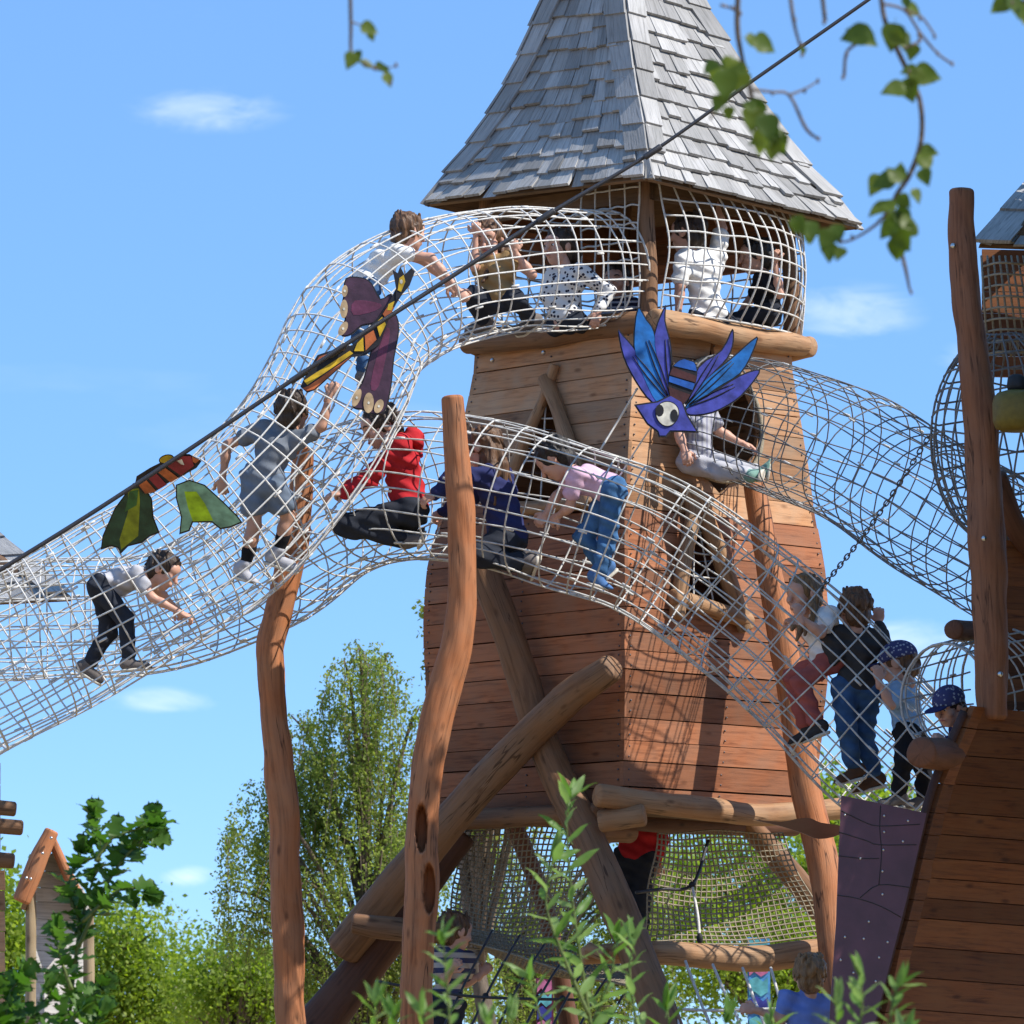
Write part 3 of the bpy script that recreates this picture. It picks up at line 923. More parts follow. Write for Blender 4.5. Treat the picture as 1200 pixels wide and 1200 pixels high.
# ---------------------------------------------------------------- rope net tunnels
def tunnel(name, label, pp, nstr, pitch, mat, rr=.0085, twist=0.0, cat='rope tunnel', squash=1.0, group=None):
    pts = np.array([[*W(x, y, Y), r] for x, y, Y, r in pp])
    Q = catmull(pts, 24)
    s = np.concatenate([[0], np.cumsum(np.linalg.norm(np.diff(Q[:, :3], axis=0), axis=1))])
    L = s[-1]
    m = max(8, int(L / 0.06))
    S = np.linspace(0, L, m)
    Q = np.stack([np.interp(S, s, Q[:, k]) for k in range(4)], 1)
    P, R = Q[:, :3], Q[:, 3]
    T, A, B = frames(P, (0, 0, 1))
    root = empty(name, Vector(P[m // 2]) - Vector((0, 0, float(R[m // 2]))), label, cat, group)
    rg = np.random.default_rng(abs(int(pp[0][0])) + 5)
    ph = rg.uniform(0, 6.28, 4)
    def at(x, th):
        x = min(m - 1.0001, max(0, x)); i = int(x); t = x - i
        p, r, a, b, si = [q[i] * (1 - t) + q[i + 1] * t for q in (P, R, A, B, S)]
        k = 1 + .03 * math.sin(3 * th + 2 * si + ph[0]) + .022 * math.sin(5 * si + ph[1] + th)
        return p + a * r * k * squash * math.cos(th) + b * r * k * math.sin(th)
    for j in range(nstr):
        th0 = 2 * math.pi * j / nstr + rg.uniform(-.03, .03)
        mb = MB()
        a_ = rg.uniform(0, 6.28)
        sweep(mb, [at(i, th0 + twist * S[i] + .035 * math.sin(4 * S[i] + a_)) for i in range(m)], [rr] * m, 5, 1, seed=j)
        mb.build('strand', mat, root)
    nh = int(L / pitch)
    for k in range(nh + 1):
        i = int(min(m - 2, max(0, (k * pitch + rg.uniform(-.02, .02)) / L * (m - 1))))
        sl, sl2 = rg.uniform(-.07, .07), rg.uniform(-.07, .07)
        mb = MB()
        pts_ = []
        for q in range(29):
            th = 2 * math.pi * q / 28
            pts_.append(at(i + (sl * math.cos(th) + sl2 * math.sin(th)) * R[i] / (L / m), th))
        sweep(mb, pts_, [rr * (1.5 if k in (0, nh) else 1)] * 29, 5, 1, closed=True)
        mb.build('hoop', mat, root)
    # clamp sleeves where the ropes cross
    mb = MB()
    for k in range(1, nh, 2):
        i = int(k * pitch / L * (m - 1))
        for j in range(0, nstr, 3):
            th = 2 * math.pi * (j + k % 3) / nstr + twist * S[i]
            c = at(i, th); c2 = at(min(m - 1, i + 1), th)
            d = (c2 - c); d /= np.linalg.norm(d) + 1e-9
            sweep(mb, [Vector(c - d * .03), Vector(c + d * .03)], [rr * 1.35] * 2, 6, 1)
    tag(mb.build('rope_clamps', 'rope_white', root), kind='stuff')
    return root, P, R
T1 = tunnel('rope_tunnel', 'white rope tunnel curling down from the tower balcony to the lower left',
            [(708, 316, 36.15, .40), (650, 316, 35.75, .42), (580, 318, 35.4, .43), (500, 335, 35.1, .45), (432, 385, 34.9, .47), (392, 455, 34.75, .48), (345, 535, 34.6, .49), (270, 612, 34.45, .51), (170, 682, 34.35, .53), (60, 745, 34.25, .54), (-70, 815, 34.15, .54)], 27, .175, 'rope_white', .0062)
T2 = tunnel('rope_tunnel', 'grey rope tunnel passing across the tower face down to the purple panel',
            [(-80, 728, 36.9, .42), (60, 728, 36.9, .42), (180, 716, 36.8, .42), (300, 668, 36.4, .46), (390, 600, 35.7, .50), (470, 570, 35.2, .50), (560, 578, 34.95, .49), (650, 598, 34.8, .49), (740, 628, 34.75, .48), (820, 676, 34.75, .48), (890, 730, 34.85, .49), (950, 788, 34.9, .50), (1005, 842, 34.9, .50), (1052, 886, 34.9, .49), (1096, 924, 34.95, .47)], 24, .205, 'rope_mid', .0061)
T4 = tunnel('rope_tunnel', 'thin grey rope tunnel bridging from the round hatch to the right tower',
            [(838, 488, 36.15, .42), (900, 500, 35.85, .44), (980, 530, 35.4, .45), (1060, 575, 34.9, .46), (1150, 628, 34.3, .47), (1230, 670, 33.9, .47)], 24, .17, 'rope_dark', .0050)
T5 = tunnel('rope_tunnel', 'short dark rope tunnel ring beside the base of the right tower',
            [(1110, 820, 33.0, .35), (1138, 814, 33.2, .36), (1190, 804, 33.55, .37)], 20, .085, 'rope_grey', .0062)

# bulging cage of the right tower
def cage(name, label, c, rx, ry, rz, n1, n2, mat):
    root = empty(name, Vector(c) - Vector((0, 0, rz)), label, 'rope cage')
    def P(th, ph): return Vector(c) + Vector((rx * math.cos(ph) * math.cos(th), ry * math.cos(ph) * math.sin(th), rz * math.sin(ph)))
    for i in range(n1):
        th = 2 * math.pi * i / n1
        mb = MB(); sweep(mb, [P(th + .1 * math.sin(3 * p), p) for p in np.linspace(-1.25, 1.25, 15)], [.0070] * 15, 5, 1); mb.build('rope', mat, root)
    for j in range(n2):
        p = -1.25 + 2.5 * j / (n2 - 1)
        mb = MB(); sweep(mb, [P(t, p + .04 * math.sin(4 * t)) for t in np.linspace(0, 2 * math.pi, 25)], [.0070] * 25, 5, 1, closed=True); mb.build('rope', mat, root)
    return root
cage('rope_cage', 'round bulging rope cage behind the dark post of the right tower', W(1178, 515, 33.6), .48, .48, .70, 26, 13, 'rope_dark')

# ---------------------------------------------------------------- cable, chain, cords
mb = MB()
cab = [(-60, 704, 33.2), (0, 668, 33.2), (100, 606, 33.2), (200, 541, 33.2), (300, 474, 33.2), (400, 407, 33.2), (500, 343, 33.25), (640, 253, 33.3), (760, 181, 33.3), (880, 96, 33.3), (1020, -2, 33.3), (1200, -130, 33.3)]
sweep(mb, [W(*p) for p in cab], [.0145] * 8 + [.012] * 4, 8, 6)
for x, y in ((640, 253), (765, 178), (350, 441), (395, 411)):
    a = W(x - 9, y + 6, 33.27); b = W(x + 9, y - 6, 33.27); sweep(mb, [a, b], [.021, .021], 8, 1, cap=.3)
tag(mb.build('cable', 'cable_dark'), 'thick dark cable slung diagonally across the sky past the shingled roof', 'cable')
root = empty('chain', W(962, 690, 34.6), 'dark steel chain hanging between the rope tunnel and right tower', 'chain')
a, b = W(960, 692, 34.6), W(1092, 506, 33.7)
nl = 34
for i in range(nl):
    t = (i + .5) / nl
    c = a.lerp(b, t) - Vector((0, 0, .05 * math.sin(math.pi * t)))
    d = (b - a).normalized(); s_ = d.cross(Vector((0, 1, 0))).normalized()
    if i % 2: s_ = d.cross(s_).normalized()
    mb = MB()
    sweep(mb, [c + d * (.030 * math.cos(q)) + s_ * (.014 * math.sin(q)) for q in np.linspace(0, 2 * math.pi, 11)], [.0052] * 11, 5, 1, closed=True)
    mb.build('link', 'steel_dark', root)
def cord(label, pp, r, mat, cat='cord'):
    mb = MB(); sweep(mb, [W(*p) for p in pp], [r] * len(pp), 6, 5)
    return tag(mb.build('cord', mat), label, cat)
cord('thin pale cord running from the blue insect sign down to the rope tunnel', [(747, 455, 34.32), (725, 492, 34.45), (703, 528, 34.4)], .007, 'rope_white')
cord('second thin pale cord, just right of the first, behind the rope tunnel', [(775, 482, 34.4), (745, 528, 34.6), (700, 600, 35.3)], .006, 'rope_white')

# ---------------------------------------------------------------- painted plywood creatures
def paint(name, col, rough=0.5): plain_mat(name, col, rough, 0.35, 0.38, 14, 0.2, bscale=40)
for nme, c in [('paint_black', (.012, .011, .014)), ('paint_blue', (.012, .085, .36)), ('paint_sky', (.010, .125, .40)), ('paint_violet', (.05, .058, .32)), ('paint_white', (.62, .60, .52)), ('paint_brown', (.055, .016, .016)),
               ('paint_plum', (.05, .022, .042)), ('paint_magenta', (.11, .025, .06)), ('paint_beige', (.42, .30, .17)), ('paint_yellow', (.52, .34, .015)), ('paint_orange', (.42, .11, .03)), ('paint_red', (.22, .02, .028)),
               ('paint_green', (.035, .12, .03)), ('paint_dkgreen', (.018, .055, .03)), ('paint_lime', (.32, .52, .015)), ('paint_sage', (.18, .36, .26)), ('paint_olive', (.19, .23, .012))]:
    paint(nme, c)
def part_plate(root, name, out, Yf, fills=(), th=.022, edge='paint_black', off=0.0, sm=0):
    if sm: out = smooth_poly(out, sm)
    mb = MB()
    plate(mb, out, lambda x, y: Yf(x, y) - off, th, 0)
    mats = [edge]
    for k, (poly, mat, ins) in enumerate(fills):
        if mat not in mats: mats.append(mat)
        if ins: poly = inset(smooth_poly(poly, 3) if sm else poly, ins)
        elif sm: poly = smooth_poly(poly, 3)
        plate(mb, poly, lambda x, y: Yf(x, y) - off - .004 - .0015 * k, .004, mats.index(mat))
    return mb.build(name, mats, root, smooth=False)
# blue insect
Yb = lambda x, y: 34.25 + (x - 800) * .0012
blue = empty('insect_sign', W(785, 512, 34.25), 'blue winged painted plywood insect with striped body and big white eye, hung before the tower', 'insect sign')
wings = [([(724, 387), (731, 393), (747, 412), (764, 440), (782, 472), (764, 472), (745, 448), (730, 418)], 'paint_violet'),
         ([(747, 360), (758, 374), (767, 388), (775, 424), (784, 468), (770, 474), (752, 440), (742, 405)], 'paint_sky'),
         ([(780, 357), (780, 376), (786, 400), (788, 420), (786, 440), (788, 464), (780, 470), (771, 430), (766, 392)], 'paint_violet'),
         ([(858, 385), (860, 400), (853, 420), (832, 442), (812, 466), (802, 472), (818, 430), (845, 410)], 'paint_violet'),
         ([(887, 394), (883, 412), (868, 438), (840, 456), (812, 476), (802, 478), (822, 448), (856, 420)], 'paint_sky'),
         ([(891, 433), (880, 452), (862, 470), (835, 484), (808, 487), (804, 478), (828, 464), (866, 440)], 'paint_violet')]
for k, (p, m) in enumerate(wings):
    c = sum(x for x, y in p) / len(p), sum(y for x, y in p) / len(p)
    w = part_plate(blue, 'wing', p, Yb, [(p, m, 1.6)], off=.002 * k, sm=3)
    mb = MB()
    base = (788, 474) if k < 3 else (802, 478)
    tip = p[0]
    for o_ in (-.14, .14):
        q = [(base[0] * (1 - t) + (c[0] * .45 + tip[0] * .55) * t, base[1] * (1 - t) + (c[1] * .45 + tip[1] * .55) * t) for t in (.08, .5, .85)]
        nx, ny = -(tip[1] - base[1]), (tip[0] - base[0]); ln = math.hypot(nx, ny)
        a_ = [(x + nx / ln * o_ * 22 * math.sin(math.pi * t), y + ny / ln * o_ * 22 * math.sin(math.pi * t)) for (x, y), t in zip(q, (.1, .5, .8))]
        sweep(mb, [W(x, y, Yb(x, y) - .002 * k - .0075) for x, y in a_], [.0035, .0045, .002], 4, 3)
    mb.build('vein', 'paint_black', w)
ab = [(786, 470), (783, 452), (785, 436), (793, 424), (805, 420), (815, 426), (817, 440), (812, 458), (803, 472), (792, 478)]
fl = []
def band(y0, y1, m):
    xs = smooth_poly(ab, 4); out = []
    l_ = [p for p in xs if y0 - 1 <= p[1] - (p[0] - 800) * .3 <= y1 + 1]
    cx = sum(p[0] for p in l_) / len(l_)
    L_ = sorted([p for p in l_ if p[0] < cx], key=lambda p: p[1]); R_ = sorted([p for p in l_ if p[0] >= cx], key=lambda p: -p[1])
    if len(L_) > 0 and len(R_) > 0: fl.append((L_ + R_, m, .8))
band(420, 433, 'paint_blue'); band(433, 444, 'paint_brown'); band(444, 456, 'paint_blue'); band(456, 478, 'paint_brown')
part_plate(blue, 'abdomen', smooth_poly(ab, 4), Yb, fl, off=.014)
hd = [(743, 474), (770, 470), (786, 462), (800, 470), (806, 486), (819, 507), (800, 506), (786, 506), (781, 512), (772, 512), (770, 506), (758, 497)]
part_plate(blue, 'head', hd, Yb, [(hd, 'paint_violet', 1.8)], off=.02)
ey = [(782 + 14 * math.cos(a) * (1 - .1 * math.sin(a)), 485 + 15 * math.sin(a)) for a in np.linspace(0, 2 * math.pi, 24, endpoint=False)]
part_plate(blue, 'eye', ey, Yb, [(ey, 'paint_white', 1.0), ([(773 + 5 * math.cos(a), 481 + 7 * math.sin(a)) for a in np.linspace(0, 6.28, 14)], 'paint_black', 0), ([(790 + 4.5 * math.cos(a), 487 + 7.5 * math.sin(a)) for a in np.linspace(0, 6.28, 14)], 'paint_black', 0)], th=.006, off=.03)
# purple butterfly on the cable
Yp = lambda x, y: 33.36 + (x - 430) * .0010
bf = empty('butterfly_sign', W(430, 485, 33.4), 'plum winged painted butterfly with orange and yellow body, hung on the cable', 'butterfly sign')
w1 = [(405, 326), (424, 325), (436, 332), (446, 350), (458, 344), (462, 360), (440, 378), (424, 382), (412, 392), (401, 394), (398, 385), (404, 374), (399, 362), (402, 348)]
w1o = part_plate(bf, 'wing', w1, Yp, [(w1, 'paint_plum', 1.5), ([(416, 352), (446, 356), (440, 364), (414, 369)], 'paint_magenta', 0)], sm=3)
w2 = [(446, 372), (462, 366), (468, 385), (462, 420), (459, 450), (453, 478), (443, 486), (432, 484), (424, 480), (414, 478), (413, 466), (424, 448), (432, 420)]
w2o = part_plate(bf, 'wing', w2, Yp, [(w2, 'paint_plum', 1.5), ([(450, 390), (457, 392), (444, 452), (434, 450)], 'paint_magenta', 0)], sm=3)
def spots(par, ls, name='wing_spot'):
    for (x, y, a_, b_, t_) in ls:
        po = [(x + a_ * math.cos(a) * math.cos(t_) - b_ * math.sin(a) * math.sin(t_), y + a_ * math.cos(a) * math.sin(t_) + b_ * math.sin(a) * math.cos(t_)) for a in np.linspace(0, 2 * math.pi, 18, endpoint=False)]
        mb = MB(); plate(mb, po, lambda x, y: Yp(x, y) - .010, .005, 0)
        plate(mb, [(x + 1.4 * math.cos(a), y + 1.6 * math.sin(a)) for a in np.linspace(0, 2 * math.pi, 10, endpoint=False)], lambda x, y: Yp(x, y) - .012, .003, 1)
        mb.build(name, ['paint_beige', 'paint_white'], par, smooth=False)
spots(w1o, [(404, 341, 3.5, 7, .1), (403, 362, 4.5, 11, .05), (402, 385, 4.5, 9, .5)])
spots(w2o, [(418, 466, 4.5, 11, .35), (432, 472, 6, 12, .05), (444, 476, 5, 8.5, .4)])
bdp = [(352, 453), (356, 444), (366, 426), (372, 416), (396, 408), (414, 404), (428, 388), (446, 368), (457, 352), (464, 338), (466, 326), (472, 322), (476, 330), (474, 340), (464, 356), (456, 372), (452, 384), (444, 404), (428, 416), (412, 418), (392, 436), (370, 456), (360, 460)]
part_plate(bf, 'body', bdp, Yp, [([(356, 446), (410, 411), (414, 414), (360, 451)], 'paint_yellow', 0), ([(354, 455), (362, 452), (412, 417), (398, 430), (368, 456), (360, 458)], 'paint_orange', 0), ([(368, 428), (374, 418), (398, 410), (404, 410)], 'paint_orange', 0),
    ([(414, 412), (418, 402), (426, 394), (427, 412)], 'paint_yellow', .6), ([(427, 393), (438, 386), (442, 398), (428, 412)], 'paint_orange', .6), ([(440, 378), (448, 370), (453, 380), (445, 396)], 'paint_yellow', .6), ([(448, 368), (456, 356), (462, 360), (454, 376)], 'paint_orange', .4),
    ([(455, 356), (463, 352), (459, 364), (453, 364)], 'paint_yellow', .4)], off=.022)
hdp = [(464, 338), (462, 326), (460, 316), (466, 320), (469, 312), (474, 322), (482, 314), (486, 318), (480, 334), (470, 346), (464, 352)]
part_plate(bf, 'head', hdp, Yp, [([(466, 340), (468, 326), (473, 322), (475, 330), (470, 342)], 'paint_yellow', 0), ([(470.2 + 1.8 * math.cos(a), 330 + 2.6 * math.sin(a)) for a in np.linspace(0, 6.28, 10)], 'paint_white', 0)], off=.030)
# green flyer at the left
Yg = lambda x, y: 33.30 - (x - 190) * .0014 + (y - 540) * .004
gf = empty('insect_sign', W(190, 645, 33.4), 'green winged painted plywood bug with red and orange banded body, low on the cable', 'insect sign')
gw1 = [(156, 566), (168, 568), (178, 584), (180, 606), (187, 624), (176, 628), (166, 636), (150, 640), (141, 649), (138, 642), (130, 640), (118, 644), (120, 628), (134, 596)]
part_plate(gf, 'wing', gw1, Yg, [(gw1, 'paint_dkgreen', 1.5), ([(150, 574), (163, 572), (164, 588), (162, 628), (142, 644), (140, 632), (150, 600)], 'paint_olive', 0), ([(152, 576), (162, 574), (160, 592), (146, 600)], 'paint_green', 0)])
gw2 = [(206, 568), (222, 562), (240, 568), (262, 588), (278, 604), (284, 612), (270, 618), (258, 620), (248, 612), (236, 612), (226, 612), (222, 622), (210, 626), (212, 606), (206, 584)]
part_plate(gf, 'wing', gw2, lambda x, y: Yg(x, y) - .02, [(gw2, 'paint_sage', 1.5), ([(216, 576), (230, 576), (240, 590), (250, 610), (226, 611), (220, 594)], 'paint_lime', 0)])
gb = [(158, 568), (160, 558), (176, 548), (196, 538), (212, 532), (222, 532), (236, 540), (230, 548), (212, 558), (196, 566), (180, 577), (168, 578)]
part_plate(gf, 'body', gb, Yg, [([(160, 566), (168, 558), (184, 576), (170, 579)], 'paint_orange', .5), ([(170, 557), (180, 551), (196, 568), (186, 574)], 'paint_red', .3), ([(184, 553), (194, 548), (210, 560), (200, 566)], 'paint_orange', .5), ([(195, 546), (212, 534), (224, 534), (228, 546), (212, 558)], 'paint_red', .5), ([(225, 535), (234, 539), (229, 543), (226, 541)], 'paint_orange', 0), ([(207, 540), (213, 538), (216, 545), (212, 544)], 'paint_white', 0)], off=.03)
po = [(195 + 9 * math.cos(a), 538 + 5.5 * math.sin(a) - 1.5 * math.cos(a)) for a in np.linspace(0, 2 * math.pi, 18, endpoint=False)]
part_plate(gf, 'eye', po, Yg, [(po, 'paint_yellow', 1.2)], off=.04)
# ---------------------------------------------------------------- right tower, seen from its shaded side
RT_ = empty('playground_tower', (W(1180, 1000, 32.6).x, 32.6, 0), 'dark shaded plank tower at the right edge with sloping side and tall post', 'play tower')
def rY(px): return 32.0 + (px - 1040) * .0046
def rp(px, py): return W(px, py, rY(px))
edge = [(830, 1133), (860, 1120), (905, 1100), (960, 1083), (1010, 1071), (1060, 1060), (1110, 1046), (1160, 1035), (1215, 1020), (1300, 1003), (1500, 975), (1580, 966)]
def ex(y): return float(np.interp(y, [e[0] for e in edge], [e[1] for e in edge]))
ys = [826, 852, 884, 918, 952, 978, 1006, 1030, 1054, 1078, 1112, 1148, 1186, 1215, 1250, 1285, 1320, 1355, 1390, 1425, 1460, 1495, 1530, 1560]
sl = lambda x: (x - 1100) * .075
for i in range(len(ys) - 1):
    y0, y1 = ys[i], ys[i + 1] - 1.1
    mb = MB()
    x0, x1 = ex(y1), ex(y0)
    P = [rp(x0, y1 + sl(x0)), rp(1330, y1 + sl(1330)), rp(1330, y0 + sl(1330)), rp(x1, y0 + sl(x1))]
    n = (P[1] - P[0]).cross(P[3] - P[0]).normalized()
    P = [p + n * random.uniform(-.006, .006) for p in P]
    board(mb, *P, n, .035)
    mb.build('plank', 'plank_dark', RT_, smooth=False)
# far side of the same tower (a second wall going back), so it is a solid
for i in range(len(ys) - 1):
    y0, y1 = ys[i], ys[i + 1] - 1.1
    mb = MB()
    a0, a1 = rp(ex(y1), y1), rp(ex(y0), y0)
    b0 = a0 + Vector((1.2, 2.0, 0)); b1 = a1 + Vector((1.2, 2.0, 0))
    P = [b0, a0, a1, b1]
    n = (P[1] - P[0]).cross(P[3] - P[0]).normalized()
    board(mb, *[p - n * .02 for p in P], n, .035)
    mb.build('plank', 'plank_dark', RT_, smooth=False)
mb = MB()
plate(mb, [(ex(y) + 6, y) for y in range(836, 1560, 40)] + [(1325, 1560), (1325, 836)], lambda x, y: rY(x) + .06, .01)  # added dark sheet that stops sky light leaking through the plank gaps
mb.build('gap_blocker', 'log_dark', RT_, smooth=False)
# trim strip down the sloping edge
mb = MB()
sweep(mb, [rp(ex(y) - 2, y) - Vector((.0, .02, 0)) for y in (835, 870, 920, 980, 1060, 1130, 1200, 1300, 1500)], [.028] * 9, 6, 4)
mb.build('edge_trim', 'rust_rim', RT_)
# upper wall behind the post
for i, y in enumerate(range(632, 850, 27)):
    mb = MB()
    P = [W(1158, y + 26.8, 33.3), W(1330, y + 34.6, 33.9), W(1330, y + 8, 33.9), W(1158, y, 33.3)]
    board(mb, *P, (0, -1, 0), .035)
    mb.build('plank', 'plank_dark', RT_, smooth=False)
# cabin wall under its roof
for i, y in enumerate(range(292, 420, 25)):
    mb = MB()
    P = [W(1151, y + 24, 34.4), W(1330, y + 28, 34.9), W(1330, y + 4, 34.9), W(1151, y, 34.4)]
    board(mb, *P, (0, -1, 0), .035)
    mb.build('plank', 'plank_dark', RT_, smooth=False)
log_obj('post', [(1126, 226, 32.6, 31), (1128, 290, 32.6, 34), (1134, 360, 32.6, 36), (1143, 440, 32.6, 38), (1151, 520, 32.6, 40), (1155, 600, 32.6, 41), (1158, 680, 32.6, 42), (1162, 760, 32.6, 40), (1163, 838, 32.6, 36)], 'log_post', RT_, n=28, wob=.10)
for x, y in ((1117, 288), (1153, 631), (1172, 790)):
    mb = MB(); ellipsoid(mb, W(x, y, 32.49), (.018, .012, .018), 8, 6); mb.build('bolt', 'steel', RT_)
for pp in ([(1118, 738, 32.9, 24), (1150, 740, 33.3, 26), (1200, 742, 33.9, 26)], [(1080, 882, 31.7, 36), (1105, 884, 32.3, 38), (1140, 886, 32.9, 38)]):
    log_obj('beam_end', pp, 'log_dark', RT_, cap=.3)
log_obj('beam_end', [(1168, 560, 33.2, 26), (1186, 610, 33.3, 28), (1215, 650, 33.5, 28)], 'log_dark', RT_)
# its roof: one corner of shingles
rf = MB()
A, B, Cc, Dd = W(1148, 286, 33.0), W(1540, 300, 33.8), W(1540, 110, 34.3), W(1230, 190, 34.0)
def rq(u, v): return A.lerp(B, u).lerp(Dd.lerp(Cc, u), v)
nrm = (B - A).cross(Dd - A).normalized()
board(rf, A, B, Cc, Dd, nrm, .03)
E = W(1235, 262, 34.5)
board(rf, E, A + Vector((0, .02, 0)), Dd + Vector((0, .02, 0)), W(1290, 180, 34.5), (-1, .5, .5), .03)
rr_ = rf.build('roof', 'plank_inner', RT_, smooth=False)
for j in range(6):
    v0, v1 = j / 6 - .02, min(1, (j + 1.5) / 6)
    u = 0
    while u < 1:
        u2 = min(1, u + random.uniform(.035, .06))
        mb = MB()
        P = [rq(u, v0 + random.uniform(-.03, .01)) + nrm * .04, rq(u2 - .004, v0 + random.uniform(-.03, .01)) + nrm * .04, rq(u2 - .004, v1) + nrm * .012, rq(u, v1) + nrm * .012]
        board(mb, P[1], P[2], P[3], P[0], nrm, .016)
        mb.build('shingle', 'shingle', rr_, smooth=False)
        u = u2
for j in range(3):
    v0, v1 = j / 2.7 - .06, (j + 1) / 2.7
    mb = MB()
    off = (B - A).normalized() * .22
    P = [rq(0, v0) + nrm * .075 - off * .15, rq(0, v0) + nrm * .075 + off, rq(0, v1) + nrm * .055 + off, rq(0, v1) + nrm * .055 - off * .15]
    board(mb, P[1], P[2], P[3], P[0], nrm, .025)
    mb.build('hip_board', 'shingle', rr_, smooth=False)
# loose ropes in its cabin opening
mb = MB()
for k in range(9):
    sweep(mb, [W(1150 + 7 * k, 300, 33.9), W(1153 + 8 * k, 350, 33.7), W(1158 + 9 * k, 418, 33.9)], [.008] * 3, 5, 5)
    sweep(mb, [W(1152, 312 + 13 * k, 33.9), W(1180, 308 + 13 * k, 33.6), W(1260, 318 + 12 * k, 33.9)], [.008] * 3, 5, 5)
mb.build('cabin_net', 'rope_tan', RT_)
# lantern-like bell
bell = empty('lantern', W(1188, 505, 32.2), 'squat mustard yellow lantern with dark cap beside the dark post', 'lantern')
mb = MB(); c = W(1192, 505, 32.2)
lathe(mb, c, [(.001, 0), (.10, .0), (.135, .02), (.15, .06), (.152, .17), (.142, .21), (.12, .235), (.07, .25), (.001, .252)], 24); mb.build('body', 'yellow_lantern', bell)
mb = MB(); lathe(mb, c + Vector((0, 0, .25)), [(.001, 0), (.055, 0), (.062, .03), (.055, .08), (.03, .10), (.001, .102)], 18); mb.build('cap', 'black_rubber', bell)

# purple sheet leaning at the tower foot
pur = empty('purple_panel', W(1030, 1190, 31.9), 'dark purple riveted sheet panel leaning against the shaded plank wall', 'panel')
Yq = lambda x, y: 31.75 + (x - 1030) * .0022
po = [(986, 932), (1030, 941), (1086, 953), (1074, 1005), (1062, 1056), (1048, 1110), (1034, 1165), (1015, 1240), (970, 1240), (973, 1180), (980, 1080), (983, 1000)]
mb = MB(); plate(mb, po, Yq, .03); mb.build('sheet', 'purple_sheet', pur, smooth=False)
mb = MB()
for l_ in ([(986, 950), (1010, 962), (1030, 968), (1078, 966)], [(983, 975), (1015, 985), (1030, 990), (1074, 990)], [(983, 1003), (1010, 1006), (1030, 1006)], [(981, 1049), (1005, 1053), (1032, 1062), (1056, 1075)], [(1008, 1052), (1030, 1037), (1066, 1040)], [(1032, 944), (1031, 970), (1033, 1000), (1030, 1037)]):
    sweep(mb, [W(x, y, Yq(x, y) - .001) for x, y in l_], [.003] * len(l_), 5, 3)
mb.build('seam', 'black_rubber', pur)
for (x, y) in [(1036, 956), (1064, 962), (1036, 975), (1058, 986), (1035, 996), (1034, 1021), (1034, 1048), (1008, 1006), (1018, 1080), (990, 1098), (1012, 1100), (985, 1125), (1030, 1122), (1040, 1104), (1010, 1146), (1026, 1150), (990, 955), (1000, 1140)]:
    mb = MB(); ellipsoid(mb, W(x, y, Yq(x, y)), (.008, .006, .008), 7, 5); mb.build('rivet', 'steel', pur)
# little purple flap at the net foot
fl_ = MB(); Yf2 = lambda x, y: 35.0 + (y - 960) * .01
plate(fl_, smooth_poly([(882, 960), (915, 963), (945, 958), (962, 964), (986, 968), (984, 978), (960, 983), (940, 976), (915, 968)], 3), Yf2, .03)
tag(fl_.build('foot_plate', 'purple_sheet', None, False), 'small wavy purple foot plate at the end of the thick base log', 'plate')

# ---------------------------------------------------------------- nets below the tower
def sheet_net(label, c00, c10, c11, c01, nu, nv, sag, mat, r=.006, hol=()):
    """corner pixels with distance; u across, v up"""
    p = [W(*q) for q in (c00, c10, c11, c01)]
    def P(u, v):
        q = p[0].lerp(p[1], u).lerp(p[3].lerp(p[2], u), v)
        b = math.sin(math.pi * u) * math.sin(math.pi * v)
        return q + Vector(sag) * b + Vector((.012 * math.sin(9 * v + 5 * u), 0, .012 * math.sin(8 * u + 4 * v)))
    mb = MB()
    for i in range(nu + 1): sweep(mb, [P(i / nu, j / 12) for j in range(13)], [r] * 13, 4, 1)
    for j in range(nv + 1): sweep(mb, [P(i / 12, j / nv) for i in range(13)], [r] * 13, 4, 1)
    return tag(mb.build('scramble_net', mat), label, 'net')
sheet_net('tan knotted net hanging under the tower between the two crossed log legs', (520, 1112, 36.8), (660, 1118, 36.4), (705, 968, 36.4), (545, 972, 36.8), 26, 24, (0, .1, -.05), 'rope_tan')
sheet_net('tan knotted net under the lit tower face, behind the horizontal cross log', (752, 1112, 36.4), (972, 1098, 36.9), (915, 975, 37.0), (770, 975, 36.3), 30, 20, (0, .25, -.05), 'rope_tan')
sheet_net('sagging net floor running down behind the willow shoots', (525, 1100, 36.4), (770, 1165, 35.6), (740, 1125, 37.2), (540, 1085, 37.6), 40, 16, (0, 0, -.12), 'rope_tan', .009)
# climbing ropes under the tower with black connectors
cn_ = empty('climbing_net', W(620, 1200, 35.4), 'open climbing net of dark ropes with round black connectors at the tower foot', 'net')
for k in range(7):
    mb = MB(); x = 515 + 32 * k
    sweep(mb, [W(x - 55, 1330, 34.9), W(x + 22, 1168, 35.6), W(x + 62, 1090 + 6 * k, 36.1)], [.009] * 3, 6, 8); mb.build('rope', 'cable_dark', cn_)
mb = MB(); sweep(mb, [W(440, 1150, 35.4), W(537, 1166, 35.55), W(600, 1170, 35.6), W(690, 1172, 35.7)], [.010] * 4, 6, 6); mb.build('rope', 'cable_dark', cn_)
mb = MB(); sweep(mb, [W(420, 1262, 35.0), W(520, 1262, 35.2), W(690, 1268, 35.4)], [.010] * 3, 6, 6); mb.build('rope', 'cable_dark', cn_)
for k in range(6):
    mb = MB(); ellipsoid(mb, W(539 + 30 * k, 1166 + k * 1.0, 35.6), (.022, .022, .022), 12, 8); mb.build('connector', 'black_rubber', cn_)
